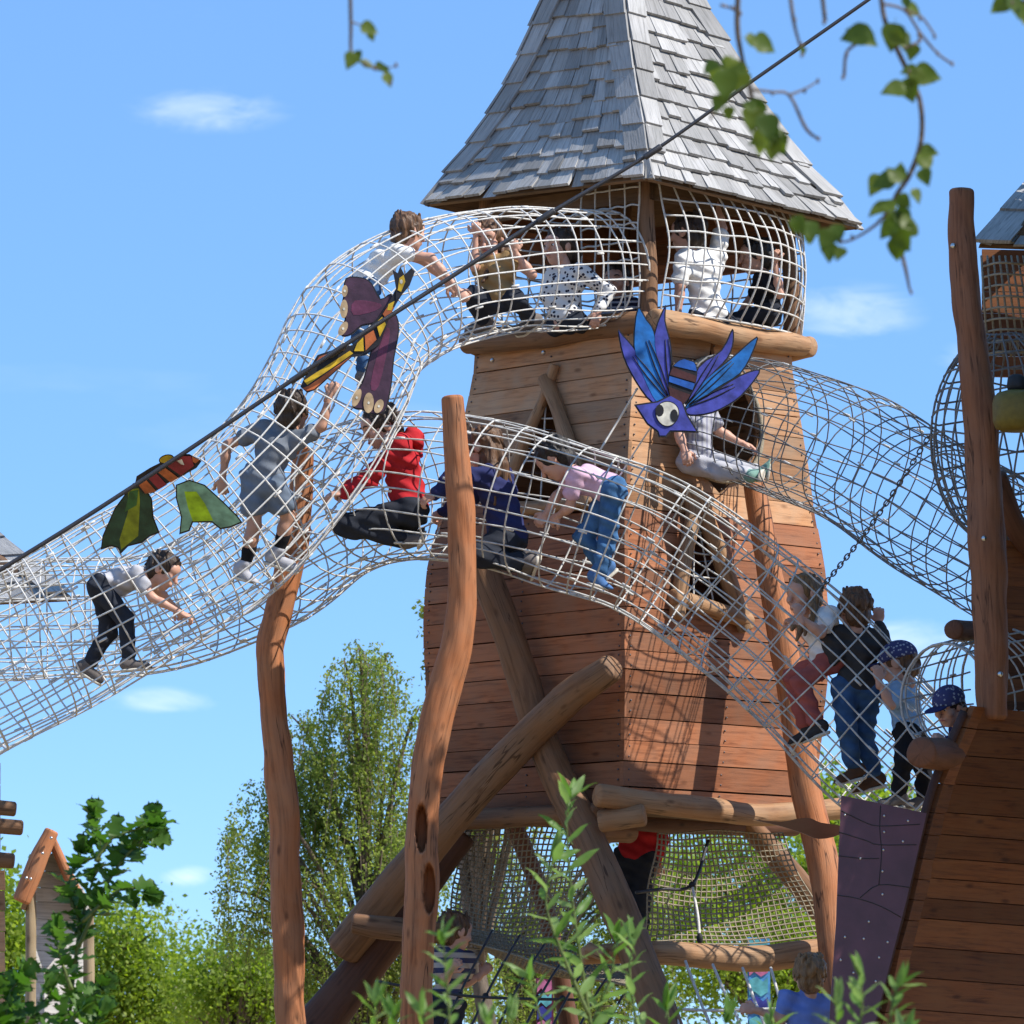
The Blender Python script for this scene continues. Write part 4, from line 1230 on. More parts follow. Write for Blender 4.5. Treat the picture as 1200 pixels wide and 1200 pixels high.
cn2 = empty('climbing_net', W(840, 1200, 34.5), 'pale ropes fanning down from the horizontal cross log above the blue shirt', 'net')
for (x0, y0, x1, y1) in [(765, 1124, 800, 1215), (803, 1126, 842, 1230), (835, 1130, 872, 1215), (870, 1134, 900, 1215), (903, 1134, 925, 1210)]:
    mb = MB(); sweep(mb, [W(x0, y0, 35.4), W((x0 + x1) / 2, (y0 + y1) / 2, 35.2), W(x1, y1, 34.9), W(x1 + 60, y1 + 200, 34.2)], [.010] * 4, 6, 6); mb.build('rope', 'rope_white', cn2)
mb = MB(); sweep(mb, [W(770, 1180, 35.1), W(830, 1184, 35.1), W(915, 1182, 35.1)], [.010] * 3, 6, 6); mb.build('rope', 'rope_white', cn2)
cord('taut dark rope with a black joint crossing the net under the lit face', [(745, 1046, 36.0), (775, 1042, 36.1), (811, 1037, 36.2), (830, 985, 36.6)], .012, 'cable_dark', 'rope')
cord('pale rope dropping from the black joint to the cross log', [(811, 1037, 36.15), (818, 1075, 36.0), (820, 1105, 35.9)], .010, 'rope_white', 'rope')
mb = MB(); ellipsoid(mb, W(811, 1037, 36.15), (.025, .025, .025), 10, 8); ellipsoid(mb, W(820, 1100, 35.9), (.022, .022, .04), 10, 8)
tag(mb.build('rope_joint', 'black_rubber'), 'black rope joint on the ropes in front of the tan net', 'rope joint')

# ---------------------------------------------------------------- painted boards in the background
def totem(label, x, y0, y1, w, Y, cols):
    r = empty('painted_board', W(x, y1, Y), label, 'painted board')
    mb = MB(); plate(mb, [(x - w / 2, y0), (x + w / 2, y0 + 2), (x + w / 2 + 2, y1), (x - w / 2 + 1, y1)], lambda a, b: Y, .05); mb.build('board', cols[0], r, smooth=False)
    n_ = 7
    for i in range(n_):
        a = y0 + (y1 - y0) * i / n_; b = y0 + (y1 - y0) * (i + .8) / n_
        mb = MB(); plate(mb, [(x - w * .42, a + 4), (x - w * .1, a), (x + w * .2, a + 6), (x + w * .42, a + 1), (x + w * .42, b), (x + w * .1, b + 5), (x - w * .2, b - 1), (x - w * .42, b + 4)], lambda p, q: Y - .012, .012)
        mb.build('painted_band', cols[1 + i % (len(cols) - 1)], r, smooth=False)
paint('paint_pink', (.55, .17, .32)); paint('paint_aqua', (.12, .42, .48)); paint('paint_cyan', (.1, .3, .6))
totem('bright pink and aqua zigzag painted board seen behind the rope connectors', 638, 1146, 1260, 20, 41, ['paint_magenta', 'paint_pink', 'paint_aqua', 'paint_violet', 'paint_pink'])
totem('tall aqua and pink painted board beneath the pale fanning ropes', 889, 1098, 1260, 26, 41, ['paint_cyan', 'paint_aqua', 'paint_pink', 'paint_aqua', 'paint_violet'])

# ---------------------------------------------------------------- hut and sheds at the left
hut = empty('hut', W(70, 1180, 45), 'small grey boarded hut with orange log gable at lower left', 'hut')
hY = lambda x: 45 + (x - 30) * .004
hp = lambda x, y: W(x, y, hY(x))
yy = 1000
while yy < 1520:
    y2 = yy + random.uniform(15, 21)
    # gable: left side vertical at 42, apex near 58, right slope to 105
    def lim(y):
        xr = 64 + (y - 985) * .62 if y < 1055 else 104
        return 42 if y > 1040 else max(42, 60 - (y - 985) * .35), min(104, xr)
    l0, r0 = lim(y2 - 1); l1, r1 = lim(yy)
    mb = MB(); P = [hp(l0, y2 - .5), hp(r0, y2 + 2.5), hp(r1, yy + 3), hp(l1, yy)]
    board(mb, *P, (0, -1, 0), .03); mb.build('board', 'board_white', hut, smooth=False)
    yy = y2
mb = MB(); plate(mb, [(44, 1052), (60, 1000), (64, 1000), (102, 1062), (102, 1520), (44, 1520)], lambda x, y: hY(x) + .07, .02); mb.build('gap_blocker', 'plank_inner', hut, smooth=False)  # added dark plate hiding the bright sky between the hut boards
for (a, b) in ((36, 1060), (104, 1090)):
    log_obj('corner_post', [(a, b - 20, 44.9, 12), (a, b + 80, 44.9, 13), (a - 1, 1520, 44.9, 14)], 'post_grey', hut, cap=.2)
log_obj('gable_log', [(60, 975, 44.7, 17), (44, 1010, 44.7, 22), (26, 1054, 44.7, 22)], 'log_red', hut)
log_obj('gable_log', [(60, 982, 44.8, 10), (76, 1018, 44.82, 12), (96, 1060, 44.85, 14)], 'log_red', hut)
mb = MB()
board(mb, W(30, 1060, 47.5), W(24, 1065, 44.8), W(54, 985, 44.8), W(60, 985, 47.5), (-1, 0, .4), .04)
board(mb, W(60, 985, 44.85), W(104, 1075, 44.95), W(110, 1070, 47.5), W(62, 985, 47.5), (1, 0, .5), .04)
mb.build('roof', 'plank_inner', hut, smooth=False)
for x, y in ((60, 982), (50, 1000), (36, 1030), (31, 1029)):
    mb = MB(); ellipsoid(mb, W(x, y, 44.6), (.014,) * 3, 7, 5); mb.build('bolt', 'steel', hut)
shed = empty('log_cabin', W(-20, 1150, 36.5), 'orange log cabin corner with stacked log ends at the left edge', 'cabin')
for k, (y, xe, Y) in enumerate([(948, 24, 36.3), (970, 32, 36.5), (1009, 22, 36.6)]):
    log_obj('log_end', [(-120, y - 14, Y, 19), (-40, y - 5, Y, 19), (xe - 8, y, Y, 18)], 'log_brown', shed)
yy = 1020
while yy < 1560:
    mb = MB(); P = [W(-140, yy + 23, 37.2), W(6, yy + 23, 36.8), W(5, yy, 36.8), W(-140, yy, 37.2)]
    board(mb, *P, (0, -1, 0), .03); mb.build('plank', 'plank_tan', shed, smooth=False); yy += 24
for yb in range(894, 1020, 26):
    mb = MB(); P = [W(-140, yb + 25, 37.4), W(0, yb + 25, 37.0), W(0, yb, 37.0), W(-140, yb, 37.4)]
    board(mb, *P, (0, -1, 0), .03); mb.build('plank', 'plank_inner', shed, smooth=False)
log_obj('log_end', [(-120, 888, 36.4, 14), (-4, 895, 36.4, 13)], 'log_red', shed)
# shingled roof tip at the left edge
tip = empty('shingled_roof', W(20, 700, 39), 'shingled roof tip poking in at the left edge behind the nets', 'roof')
A, B, Cc, Dd = W(82, 700, 38.6), W(-160, 712, 40), W(-160, 560, 41.5), W(-20, 615, 41)
mb = MB(); nrm = (A - B).cross(Cc - B).normalized()
if nrm.y > 0: nrm = -nrm
board(mb, B, A, Dd, Cc, nrm, .04); mb.build('roof_deck', 'plank_inner', tip, smooth=False)
def tq(u, v): return A.lerp(B, u).lerp(Dd.lerp(Cc, u), v)
for j in range(6):
    v0, v1 = j / 6 - .02, min(1, (j + 1.5) / 6); u = 0
    while u < 1:
        u2 = min(1, u + random.uniform(.06, .11)); mb = MB()
        P = [tq(u2 - .004, v0 + random.uniform(-.03, .01)) + nrm * .05, tq(u, v0 + random.uniform(-.03, .01)) + nrm * .05, tq(u, v1) + nrm * .014, tq(u2 - .004, v1) + nrm * .014]
        board(mb, P[1], P[2], P[3], P[0], nrm, .018); mb.build('shingle', 'shingle', tip, smooth=False); u = u2
for j in range(4):
    mb = MB(); a = A.lerp(Dd, j / 4 - .03); b = A.lerp(Dd, (j + 1) / 4); o_ = (B - A).normalized() * .22
    P = [a + o_ + nrm * .09, a - o_ * .2 + nrm * .09, b - o_ * .2 + nrm * .07, b + o_ + nrm * .07]
    board(mb, P[1], P[2], P[3], P[0], nrm, .02); mb.build('hip_board', 'shingle', tip, smooth=False)
mb = MB(); sweep(mb, [W(-70, 706, 40), W(-70, 900, 40), W(-70, 1540, 40)], [.08] * 3, 10, 3); mb.build('post', 'log_brown', tip)
# far tan roof with a dark slat fence
fr_ = empty('far_house', W(215, 1190, 88), 'distant tan roofed shelter low between the two round green trees', 'shelter')
A, B, Cc, Dd = W(178, 1186, 86), W(300, 1186, 86), W(285, 1148, 90), W(190, 1148, 90)
mb = MB(); board(mb, A, B, Cc, Dd, (0, -1, .7), .15); mb.build('roof', 'post_grey', fr_, smooth=False)
mb = MB(); bx(mb, W(240, 1290, 89), (1.4, 1.4, 3.0)); mb.build('wall', 'plank_inner', fr_, smooth=False)
fence = empty('slat_fence', W(210, 1200, 84), 'dark slat fence below the distant tan roof', 'fence')
for k in range(12):
    mb = MB(); c = W(180 + 6.5 * k, 1195, 84); bx(mb, (c.x, c.y, c.z / 2), (.06, .04, c.z)); mb.build('slat', 'log_dark', fence, smooth=False)
mb = MB(); c = W(216, 1192, 84.06); bx(mb, c, (1.2, .04, .06)); mb.build('rail', 'log_dark', fence, smooth=False)
# ---------------------------------------------------------------- children
plain_mat('skin_fair', (0.56, 0.31, 0.22), 0.5, 0.35, 0.10, 14, 0.05)
plain_mat('skin_tan', (0.46, 0.25, 0.165), 0.5, 0.35, 0.10, 14, 0.05)
plain_mat('eye_white', (0.75, 0.73, 0.70), 0.25, 0.5, 0.02)
plain_mat('iris', (0.04, 0.025, 0.015), 0.2, 0.5, 0.02)
plain_mat('lips', (0.38, 0.13, 0.11), 0.45, 0.4, 0.05)
def hair_mat(name, a, b_):
    m, n, l, b = nt(name, 0.5, 0.35)
    t = n.new('ShaderNodeTexCoord'); mpn = n.new('ShaderNodeMapping'); mpn.inputs['Scale'].default_value = (70, 70, 9)
    l.new(t.outputs['Object'], mpn.inputs[0])
    no = n.new('ShaderNodeTexNoise'); no.inputs['Scale'].default_value = 1; no.inputs['Detail'].default_value = 5
    l.new(mpn.outputs[0], no.inputs['Vector'])
    r = ramp(n, [(.3, a), (.7, b_)]); l.new(no.outputs['Fac'], r.inputs[0]); l.new(r.outputs[0], b.inputs['Base Color'])
    bu = n.new('ShaderNodeBump'); bu.inputs['Strength'].default_value = .8; bu.inputs['Distance'].default_value = .012
    l.new(no.outputs['Fac'], bu.inputs['Height']); l.new(bu.outputs[0], b.inputs['Normal'])
hair_mat('hair_black', (.008, .007, .007), (.03, .025, .023))
hair_mat('hair_dark', (.022, .013, .009), (.06, .036, .022))
hair_mat('hair_brown', (.05, .026, .014), (.17, .085, .04))
hair_mat('hair_light', (.11, .06, .027), (.30, .18, .085))
def cloth(name, c, var=.12): plain_mat(name, c, 0.9, 0.08, var, 16, 0.25, bscale=260)
for nme, c in [('cloth_white', (.78, .77, .75)), ('cloth_cream', (.62, .57, .48)), ('cloth_tan', (.34, .22, .10)), ('cloth_grey', (.17, .19, .22)), ('cloth_shorts', (.15, .19, .25)), ('cloth_red', (.45, .028, .035)), ('cloth_navy', (.03, .035, .105)),
               ('cloth_pink', (.66, .44, .58)), ('cloth_black', (.017, .017, .02)), ('cloth_char', (.05, .047, .047)), ('cloth_salmon', (.36, .10, .085)), ('cloth_blue', (.27, .42, .60)), ('cloth_mid', (.17, .25, .58)), ('cloth_pale', (.42, .42, .45)), ('cloth_teal', (.20, .34, .29)),
               ('cloth_dark', (.03, .034, .045)), ('cloth_shoe', (.16, .14, .13)), ('cloth_brown', (.10, .055, .035)), ('cloth_denimshoe', (.08, .17, .36))]:
    cloth(nme, c)
plain_mat('denim', (.045, .10, .21), .9, .08, .35, 9, .3, bscale=300)
plain_mat('denim_light', (.06, .15, .31), .9, .08, .4, 9, .3, bscale=300)
spot_mat('cloth_spots', (.70, .69, .67), (.03, .03, .05), 34, .36)
stripe_mat('cloth_stripes', (.02, .022, .045), (.38, .38, .42), 26, 2, .62)
stripe_mat('cloth_bands', (.05, .06, .13), (.48, .42, .36), 14, 2, .5)
stripe_mat('cloth_thin', (.40, .40, .43), (.25, .25, .32), 30, 0, .6)
spot_mat('cloth_check', (.055, .06, .15), (.35, .36, .42), 40, .3)

def person(label, Y, s, head, face, neck, pelvis, across, arms, legs, skin='skin_fair', hair=('hair_brown', 'short', ()), shirt=('cloth_white', .5), legwear=('denim', 1.0), shoe='cloth_shoe', up=None, facevis=False, cap=None, socks=None, hood=None, seed=1, girth=1.0):
    girth *= .87
    rg = random.Random(seed * 17 + 3)
    V3 = lambda t: W(t[0], t[1], Y + (t[2] if len(t) > 2 else 0))
    hd, nk, pv = V3(head), V3(neck), V3(pelvis)
    ac = Vector(across).normalized()
    spine = (nk - pv); SL = spine.length; spd = spine.normalized()
    ac = (ac - spd * ac.dot(spd)).normalized()
    fwd = spd.cross(ac)      # points to the person's front (across = left to right)
    fwd = -fwd if False else ac.cross(spd) * -1
    g = girth * s
    sh = {'l': nk - spd * .035 * s - ac * .125 * g, 'r': nk - spd * .035 * s + ac * .125 * g}
    hip = {'l': pv - ac * .068 * g, 'r': pv + ac * .068 * g}
    def solve(p, t, L):
        q = W(t[0], t[1], p.y)
        d = (q - p).length
        sg = t[2] if len(t) > 2 else 0
        if d < L and sg: q = W(t[0], t[1], p.y + sg * math.sqrt(L * L - d * d))
        return q
    el, wr, kn, an, to = {}, {}, {}, {}, {}
    for k, a in arms.items():
        el[k] = solve(sh[k], a[0], .215 * s); wr[k] = solve(el[k], a[1], .195 * s)
    for k, a in legs.items():
        kn[k] = solve(hip[k], a[0], .29 * s); an[k] = solve(kn[k], a[1], .28 * s)
        to[k] = solve(an[k], a[2], .15 * s) if len(a) > 2 else an[k] + (fwd + (an[k] - kn[k]).normalized() * .4).normalized() * .15 * s
    low = min([v.z for v in list(an.values()) + [pv, nk, hd]]) - .06
    root = empty('person', (pv.x, pv.y, low), label, 'child')
    chest = nk - spd * min(.11 * s, SL * .4)
    sp_ = lambda a, b, r0, r1: ('c', tuple(a), tuple(b), r0, r1)
    # ---- body
    B = [sp_(hip['l'], hip['r'], .07 * g, .07 * g), sp_(pv, chest, .082 * g, .085 * g), sp_(chest - ac * .06 * g, chest + ac * .06 * g, .068 * g, .068 * g),
         sp_(sh['l'], sh['r'], .042 * g, .042 * g), sp_(nk - spd * .02, hd, .040 * s, .036 * s)]
    for k in el:
        q = .8 if shirt and shirt[1] > 1 else 1
        B += [sp_(sh[k], el[k], .040 * g * q, .030 * g * q), sp_(el[k], el[k].lerp(wr[k], .35), .030 * g * q, .0295 * g * q), sp_(el[k].lerp(wr[k], .35), wr[k], .0295 * g * q, .0205 * g)]
    for k in kn:
        mid = kn[k].lerp(an[k], .33)
        back = -fwd * .008 * s
        q = .74 if legwear and legwear[1] > .7 else 1
        B += [sp_(hip[k], kn[k], .066 * g * q, .045 * g * q), sp_(kn[k], mid + back, .044 * g * q, .045 * g * q), sp_(mid + back, an[k], .045 * g * q, .029 * g)]
    bm = MB()
    v, f = solid(B, .0095 * s, .02 * s); bm.add(v, f)
    # ---- head
    fv = Vector(face).normalized()
    u = Vector(up).normalized() if up else Vector((0, 0, 1))
    u = (u - fv * u.dot(fv)).normalized(); r = fv.cross(u)
    R = [[r.x, fv.x, u.x], [r.y, fv.y, u.y], [r.z, fv.z, u.z]]
    hs = s * 1.06
    H = lambda a, b, c: hd + (r * a + fv * b + u * c) * hs
    e_ = lambda c, rr: ('e', tuple(c), tuple(x * hs for x in rr), R)
    hp_ = [e_(H(0, -.012, .022), (.073, .092, .080)), e_(H(0, .022, -.048), (.054, .060, .056)), e_(H(0, .045, -.085), (.028, .026, .022)), e_(H(0, .055, .03), (.058, .036, .045)),
           e_(H(.038, .055, -.022), (.025, .026, .025)), e_(H(-.038, .055, -.022), (.025, .026, .025)), sp_(H(0, .085, .005), H(0, .102, -.026), .008 * hs, .0125 * hs),
           e_(H(.074, -.008, -.005), (.010, .020, .031)), e_(H(-.074, -.008, -.005), (.010, .020, .031)), e_(H(0, .079, -.053), (.022, .012, .010)), sp_(H(0, -.02, -.05), H(0, -.03, -.11), .040 * s, .040 * s)]
    v, f = solid(hp_, .0058 * hs, .016 * hs, cuts=[e_(H(.031, .092, .006), (.016, .014, .011)), e_(H(-.031, .092, .006), (.016, .014, .011))]); bm.add(v, f)
    # ---- hands
    for k in wr:
        a = arms[k]
        d = (wr[k] - el[k]).normalized()
        if len(a) > 2 and a[2] is not None: d = Vector(a[2]).normalized()
        curl = a[3] if len(a) > 3 else .75
        n = Vector(a[4]) if len(a) > 4 else (fwd * .3 - Vector((0, 0, 1)) * .6 + (Vector((0, 1, 0)) if curl > .6 else Vector((0, .3, 0))))
        n = (n - d * n.dot(d)).normalized(); w = d.cross(n)
        side = 1 if k == 'l' else -1
        q = .92 * s
        Rh = [[w.x, d.x, n.x], [w.y, d.y, n.y], [w.z, d.z, n.z]]
        wp = wr[k]
        hp2 = [sp_(wp - d * .03 * q, wp + d * .012 * q, .021 * s, .019 * s), ('e', tuple(wp + d * .042 * q), (.034 * q, .043 * q, .0155 * q), Rh)]
        for i, (off, Lf) in enumerate([(-.025, .055), (-.0085, .064), (.0085, .060), (.025, .046)]):
            p = wp + d * (.072 - abs(off) * .25) * q + w * off * q * side
            dd = (d + w * off * side * 6 * (1 - curl)).normalized()
            nn = (n - dd * n.dot(dd)).normalized()
            ang = 0
            for j, fr in enumerate((.42, .33, .25)):
                ang += curl * (1.05 + .15 * j) + rg.uniform(-.06, .06)
                p2 = p + (dd * math.cos(ang) + nn * math.sin(ang)) * Lf * fr * q
                hp2.append(sp_(p, p2, (.0088 - .0008 * j) * q, (.0080 - .0008 * j) * q)); p = p2
        p = wp + d * .020 * q - w * .024 * q * side
        td = (d * .65 - w * .75 * side + n * .45 * curl).normalized()
        p2 = p + td * .034 * q; hp2.append(sp_(p, p2, .0125 * q, .0105 * q))
        td = (d * .85 - w * .2 * side + n * .8 * curl).normalized()
        hp2.append(sp_(p2, p2 + td * .028 * q, .0102 * q, .0085 * q))
        v, f = solid(hp2, .0036 * q, .006 * q); bm.add(v, f)
    bm.build('body', skin, root)
    if facevis:
        for sd in (-1, 1):
            mb = MB(); ellipsoid(mb, H(.031 * sd, .0735, .006), (.0112 * hs, .0112 * hs, .0085 * hs), 12, 9); ellipsoid(mb, H(.031 * sd, .0780, .006), (.0076 * hs,) * 3, 10, 7, 1); mb.build('eye', ['eye_white', 'iris'], root)
            mb = MB(); sweep(mb, [H(.014 * sd, .092, .027), H(.031 * sd, .089, .033), H(.048 * sd, .079, .027)], [.003 * hs, .0042 * hs, .002 * hs], 6, 3); mb.build('eyebrow', hair[0], root)
        mb = MB(); sweep(mb, [H(-.021, .083, -.054), H(0, .0905, -.052), H(.021, .083, -.054)], [.0025 * hs, .0062 * hs, .0025 * hs], 8, 4); mb.build('mouth', 'lips', root)
    p1, p2, p3 = rg.uniform(0, 6), rg.uniform(0, 6), rg.uniform(0, 6)
    fold = lambda G: .0064 * s * np.sin(34 * G[..., 0] + 27 * G[..., 2] + p1 + 1.5 * np.sin(11 * G[..., 2] + p2)) * np.sin(29 * G[..., 2] - 33 * G[..., 1] + p2) + .0036 * s * np.sin(75 * G[..., 2] + 30 * G[..., 0] + p3)
    # ---- shirt
    if shirt:
        t = .013 * s
        S = [sp_(pv + spd * .02 * s - ac * .045 * g, pv + spd * .02 * s + ac * .045 * g, .078 * g + t, .078 * g + t), sp_(pv + spd * .03 * s, chest, .085 * g + t, .086 * g + t), sp_(chest - ac * .06 * g, chest + ac * .06 * g, .068 * g + t, .068 * g + t), sp_(sh['l'], sh['r'], .042 * g + t, .042 * g + t),
             sp_(nk - spd * .03 * s, nk + spd * .0 * s, .05 * s, .046 * s)]
        for k in el:
            if shirt[1] <= 1: S.append(sp_(sh[k], sh[k].lerp(el[k], max(.15, shirt[1])), .041 * g + t, .040 * g + t * 1.1))
            else: S += [sp_(sh[k], el[k], .040 * g + t, .033 * g + t), sp_(el[k], el[k].lerp(wr[k], shirt[1] - 1), .033 * g + t, .0235 * g + t * .8)]
        v, f = solid(S, .0095 * s, .026 * s, noise=fold, cuts=[sp_ and ('e', tuple(nk + spd * .05 * s), (.05 * s, .05 * s, .05 * s), R)])
        mb = MB(); mb.add(v, f); so = mb.build('shirt', shirt[0], root)
    if hood:
        v, f = solid([('e', tuple(nk - fwd * .075 * s + spd * .0), (.085 * s, .055 * s, .06 * s), R), sp_(nk - ac * .07 * s - fwd * .02, nk + ac * .07 * s - fwd * .02, .034 * s, .034 * s), sp_(nk - fwd * .09 * s, nk - fwd * .10 * s - spd * .08 * s, .05 * s, .02 * s)], .009 * s, .03 * s, noise=fold)
        mb = MB(); mb.add(v, f); mb.build('hood', hood, root)
    # ---- trousers or shorts
    if legwear and kn:
        t = .012 * s
        S = [sp_(hip['l'], hip['r'], .074 * g + t, .074 * g + t), sp_(pv, pv + spd * .05 * s, .078 * g + t, .076 * g + t)]
        for k in kn:
            if legwear[1] <= .7: S.append(sp_(hip[k], hip[k].lerp(kn[k], legwear[1]), .068 * g + t, .064 * g + t * 1.8))
            else: S += [sp_(hip[k], kn[k], .067 * g + t, .047 * g + t), sp_(kn[k], an[k].lerp(kn[k], .1), .047 * g + t, .036 * g + t * 1.2)]
        v, f = solid(S, .0095 * s, .02 * s, noise=fold)
        mb = MB(); mb.add(v, f); mb.build('shorts' if legwear[1] <= .7 else 'trousers', legwear[0], root)
    # ---- shoes, socks
    for k in kn:
        sd_ = (an[k] - kn[k]).normalized(); td = (to[k] - an[k]); td = (td - sd_ * td.dot(sd_) * .7).normalized()
        a0 = an[k] + sd_ * .035 * s
        heel = a0 - td * .030 * s; ball = a0 + td * .085 * s + sd_ * .008 * s; tip_ = a0 + td * .115 * s + sd_ * .012 * s
        v, f = solid([sp_(an[k] - sd_ * .015 * s, heel, .036 * s, .034 * s), sp_(heel, ball, .034 * s, .034 * s), sp_(ball, tip_, .034 * s, .024 * s)], .007 * s, .018 * s, cuts=[('p', tuple(a0 + sd_ * .035 * s), tuple(sd_))])
        mb = MB(); mb.add(v, f); shoe_o = mb.build('shoe', shoe, root)
        v, f = solid([sp_(heel + sd_ * .034 * s, ball + sd_ * .032 * s, .036 * s, .036 * s), sp_(ball + sd_ * .030 * s, tip_ + sd_ * .022 * s, .036 * s, .026 * s)], .007 * s, .01 * s, cuts=[('p', tuple(a0 + sd_ * .046 * s), tuple(sd_)), ('p', tuple(a0 + sd_ * .028 * s), tuple(-sd_))])
        if len(v): mb = MB(); mb.add(v, f); mb.build('sole', 'cloth_cream' if shoe != 'cloth_black' else 'black_rubber', shoe_o)
        if socks:
            v, f = solid([sp_(kn[k].lerp(an[k], socks[1]), kn[k].lerp(an[k], .6), .047 * g, .043 * g), sp_(kn[k].lerp(an[k], .6), an[k], .043 * g, .033 * g)], .007 * s, .01 * s)
            mb = MB(); mb.add(v, f); mb.build('sock', socks[0], root)
    # ---- hair
    hm, style, ends = hair
    if style:
        S = [e_(H(0, -.016, .030), (.082, .098, .080 if cap else .087)), e_(H(0, -.055, -.035), (.066, .052, .062))]
        for _ in range(70):
            th = rg.uniform(0, 6.28); z = rg.uniform(-.02, .09)
            if math.sin(th) > .25 and z < .06: continue
            if cap and z > -.005: continue
            c = math.sqrt(max(0, 1 - (z / .115) ** 2))
            a = H(.081 * c * math.cos(th), -.016 + .096 * c * math.sin(th), .025 + z)
            b = H(.087 * c * math.cos(th + .22), -.018 + .101 * c * math.sin(th + .22), .025 + z - rg.uniform(.02, .055))
            S.append(sp_(a, b, .0075 * hs, .003 * hs))
        cuts = [e_(H(0, .098, -.045), (.060, .060, .092)), e_(H(0, .05, -.11), (.09, .075, .06))]
        for en in ends:
            tp = V3(en)
            a0 = H(rg.uniform(-.05, .05), -.055, rg.uniform(-.02, .05))
            m_ = a0.lerp(tp, .5) + (a0 - hd).normalized() * .02 + Vector((rg.uniform(-.015, .015), rg.uniform(-.015, .015), .01))
            S += [sp_(a0, m_, .040 * s, .034 * s), sp_(m_, tp, .034 * s, .010 * s)]
        hn = lambda G: .0040 * s * np.sin(95 * G[..., 0] + 40 * G[..., 1] + 6 * np.sin(9 * G[..., 2] + p1)) * np.cos(70 * G[..., 1] - 30 * G[..., 0] + p2)
        v, f = solid(S, .0052 * s, .010 * s, cuts=cuts, noise=hn)
        mb = MB(); mb.add(v, f); mb.build('hair', hm, root)
    if cap:
        v, f = solid([e_(H(0, -.012, .034), (.090, .106, .088))], .007 * s, .01, cuts=[('p', tuple(H(0, 0, .018)), tuple(-u))])
        mb = MB(); mb.add(v, f); co = mb.build('cap', cap, root)
        v, f = solid([e_(H(0, .115, .024), (.068, .068, .010))], .006 * s, .01)
        mb = MB(); mb.add(v, f); mb.build('brim', 'cloth_navy', co)
    return root

# --- in the upper tunnel and the balcony
person('child in white tee and navy jeans bent forward at the top tunnel bend', 34.95, 1.12, (479, 272), (.75, .55, -.1), (463, 288), (428, 335), (.5, -.85, 0),
       {'r': [(505, 302, -.4), (537, 340, 0), (.6, -.2, -.6), .9], 'l': [(498, 306, .8), (525, 332, .5)]}, {'l': [(444, 378, .5), (432, 428, .5), (448, 434)], 'r': [(420, 382, -.5), (428, 436, 0), (440, 444)]},
       hair=('hair_brown', 'short', ()), shirt=('cloth_white', .35), legwear=('denim', 1.0), seed=1)
person('long haired girl in tan top gripping the net with both raised hands', 35.45, 1.1, (574, 280), (-.35, -.85, -.3), (578, 302), (588, 352), (-.9, .3, .1),
       {'r': [(556, 313, -.5), (558, 276, -.3), (0, -.3, 1), .95, (0, 1, 0)], 'l': [(624, 322, -.5), (604, 296, -.3), (-.2, -.3, 1), .95, (0, 1, 0)]}, {'r': [(552, 346, -.35), (566, 376, .9), (545, 382)], 'l': [(606, 352, -.5), (622, 374, .9), (610, 380)]},
       hair=('hair_brown', 'long', [(592, 340, -.03), (600, 330, 0), (583, 345, -.08), (566, 330, -.1)]), shirt=('cloth_tan', .25), legwear=('cloth_dark', 1.0), facevis=True, seed=2)
person('girl in spotted white top and white sleeves looking left out of the balcony net', 35.95, 1.1, (655, 290), (-.75, -.65, -.02), (664, 314), (664, 376), (-.75, .6, 0),
       {'l': [(713, 342, -.4), (701, 366, -.5), (-.3, -.2, -1), .5], 'r': [(640, 345, -.2), (652, 372, -.5)]}, {'l': [(684, 382, .9), (690, 386, .6)], 'r': [(652, 384, .9), (645, 388, .6)]},
       hair=('hair_dark', 'long', [(678, 320, .05), (684, 330, .08), (645, 330, .06)]), shirt=('cloth_spots', 1.9), legwear=('cloth_dark', 1.0), facevis=True, seed=3)
person('child in navy striped top sitting low in the balcony beside the dark roof post', 36.45, 1.05, (722, 330), (-.3, -.95, -.05), (723, 352), (724, 402), (-.95, .3, 0),
       {'l': [(745, 380, -.3), (735, 396, -.5)], 'r': [(703, 380, -.3), (700, 392, -.6)]}, {'l': [(742, 392, .9), (744, 396, .6)], 'r': [(706, 392, .9), (706, 396, .6)]},
       hair=('hair_dark', 'short', ()), shirt=('cloth_stripes', 1.9), legwear=('cloth_dark', 1.0), facevis=True, seed=4)
person('boy in bright white tee with his back turned, sitting inside the balcony net', 36.3, 1.2, (806, 273), (-.8, .55, 0), (820, 296), (830, 376), (.75, .5, 0),
       {'l': [(797, 335, -.4), (795, 366, .0), (0, .1, -1), .5], 'r': [(846, 268, .2), (838, 236, .3), (0, 0, 1), .8]}, {'l': [(845, 386, .9), (868, 392, .7)], 'r': [(860, 384, .7), (885, 392, .5)]},
       hair=('hair_dark', 'short', ()), shirt=('cloth_white', .75), legwear=('cloth_dark', 1.0), girth=1.1, seed=5)
person('dark haired boy in black tee raising his fist against the balcony net', 36.75, 1.12, (886, 300), (-.95, -.1, -.1), (892, 322), (902, 368), (0, 1, 0),
       {'l': [(914, 345, -.5), (908, 308, -.3), (0, -.2, 1), .95, (.7, .5, 0)], 'r': [(880, 350, .6), (865, 370, .3)]}, {'l': [(870, 374, .25), (884, 392, .8)], 'r': [(862, 376, .6), (876, 390, .8)]},
       hair=('hair_black', 'short', ()), shirt=('cloth_black', .6), legwear=('cloth_dark', 1.0), seed=6)
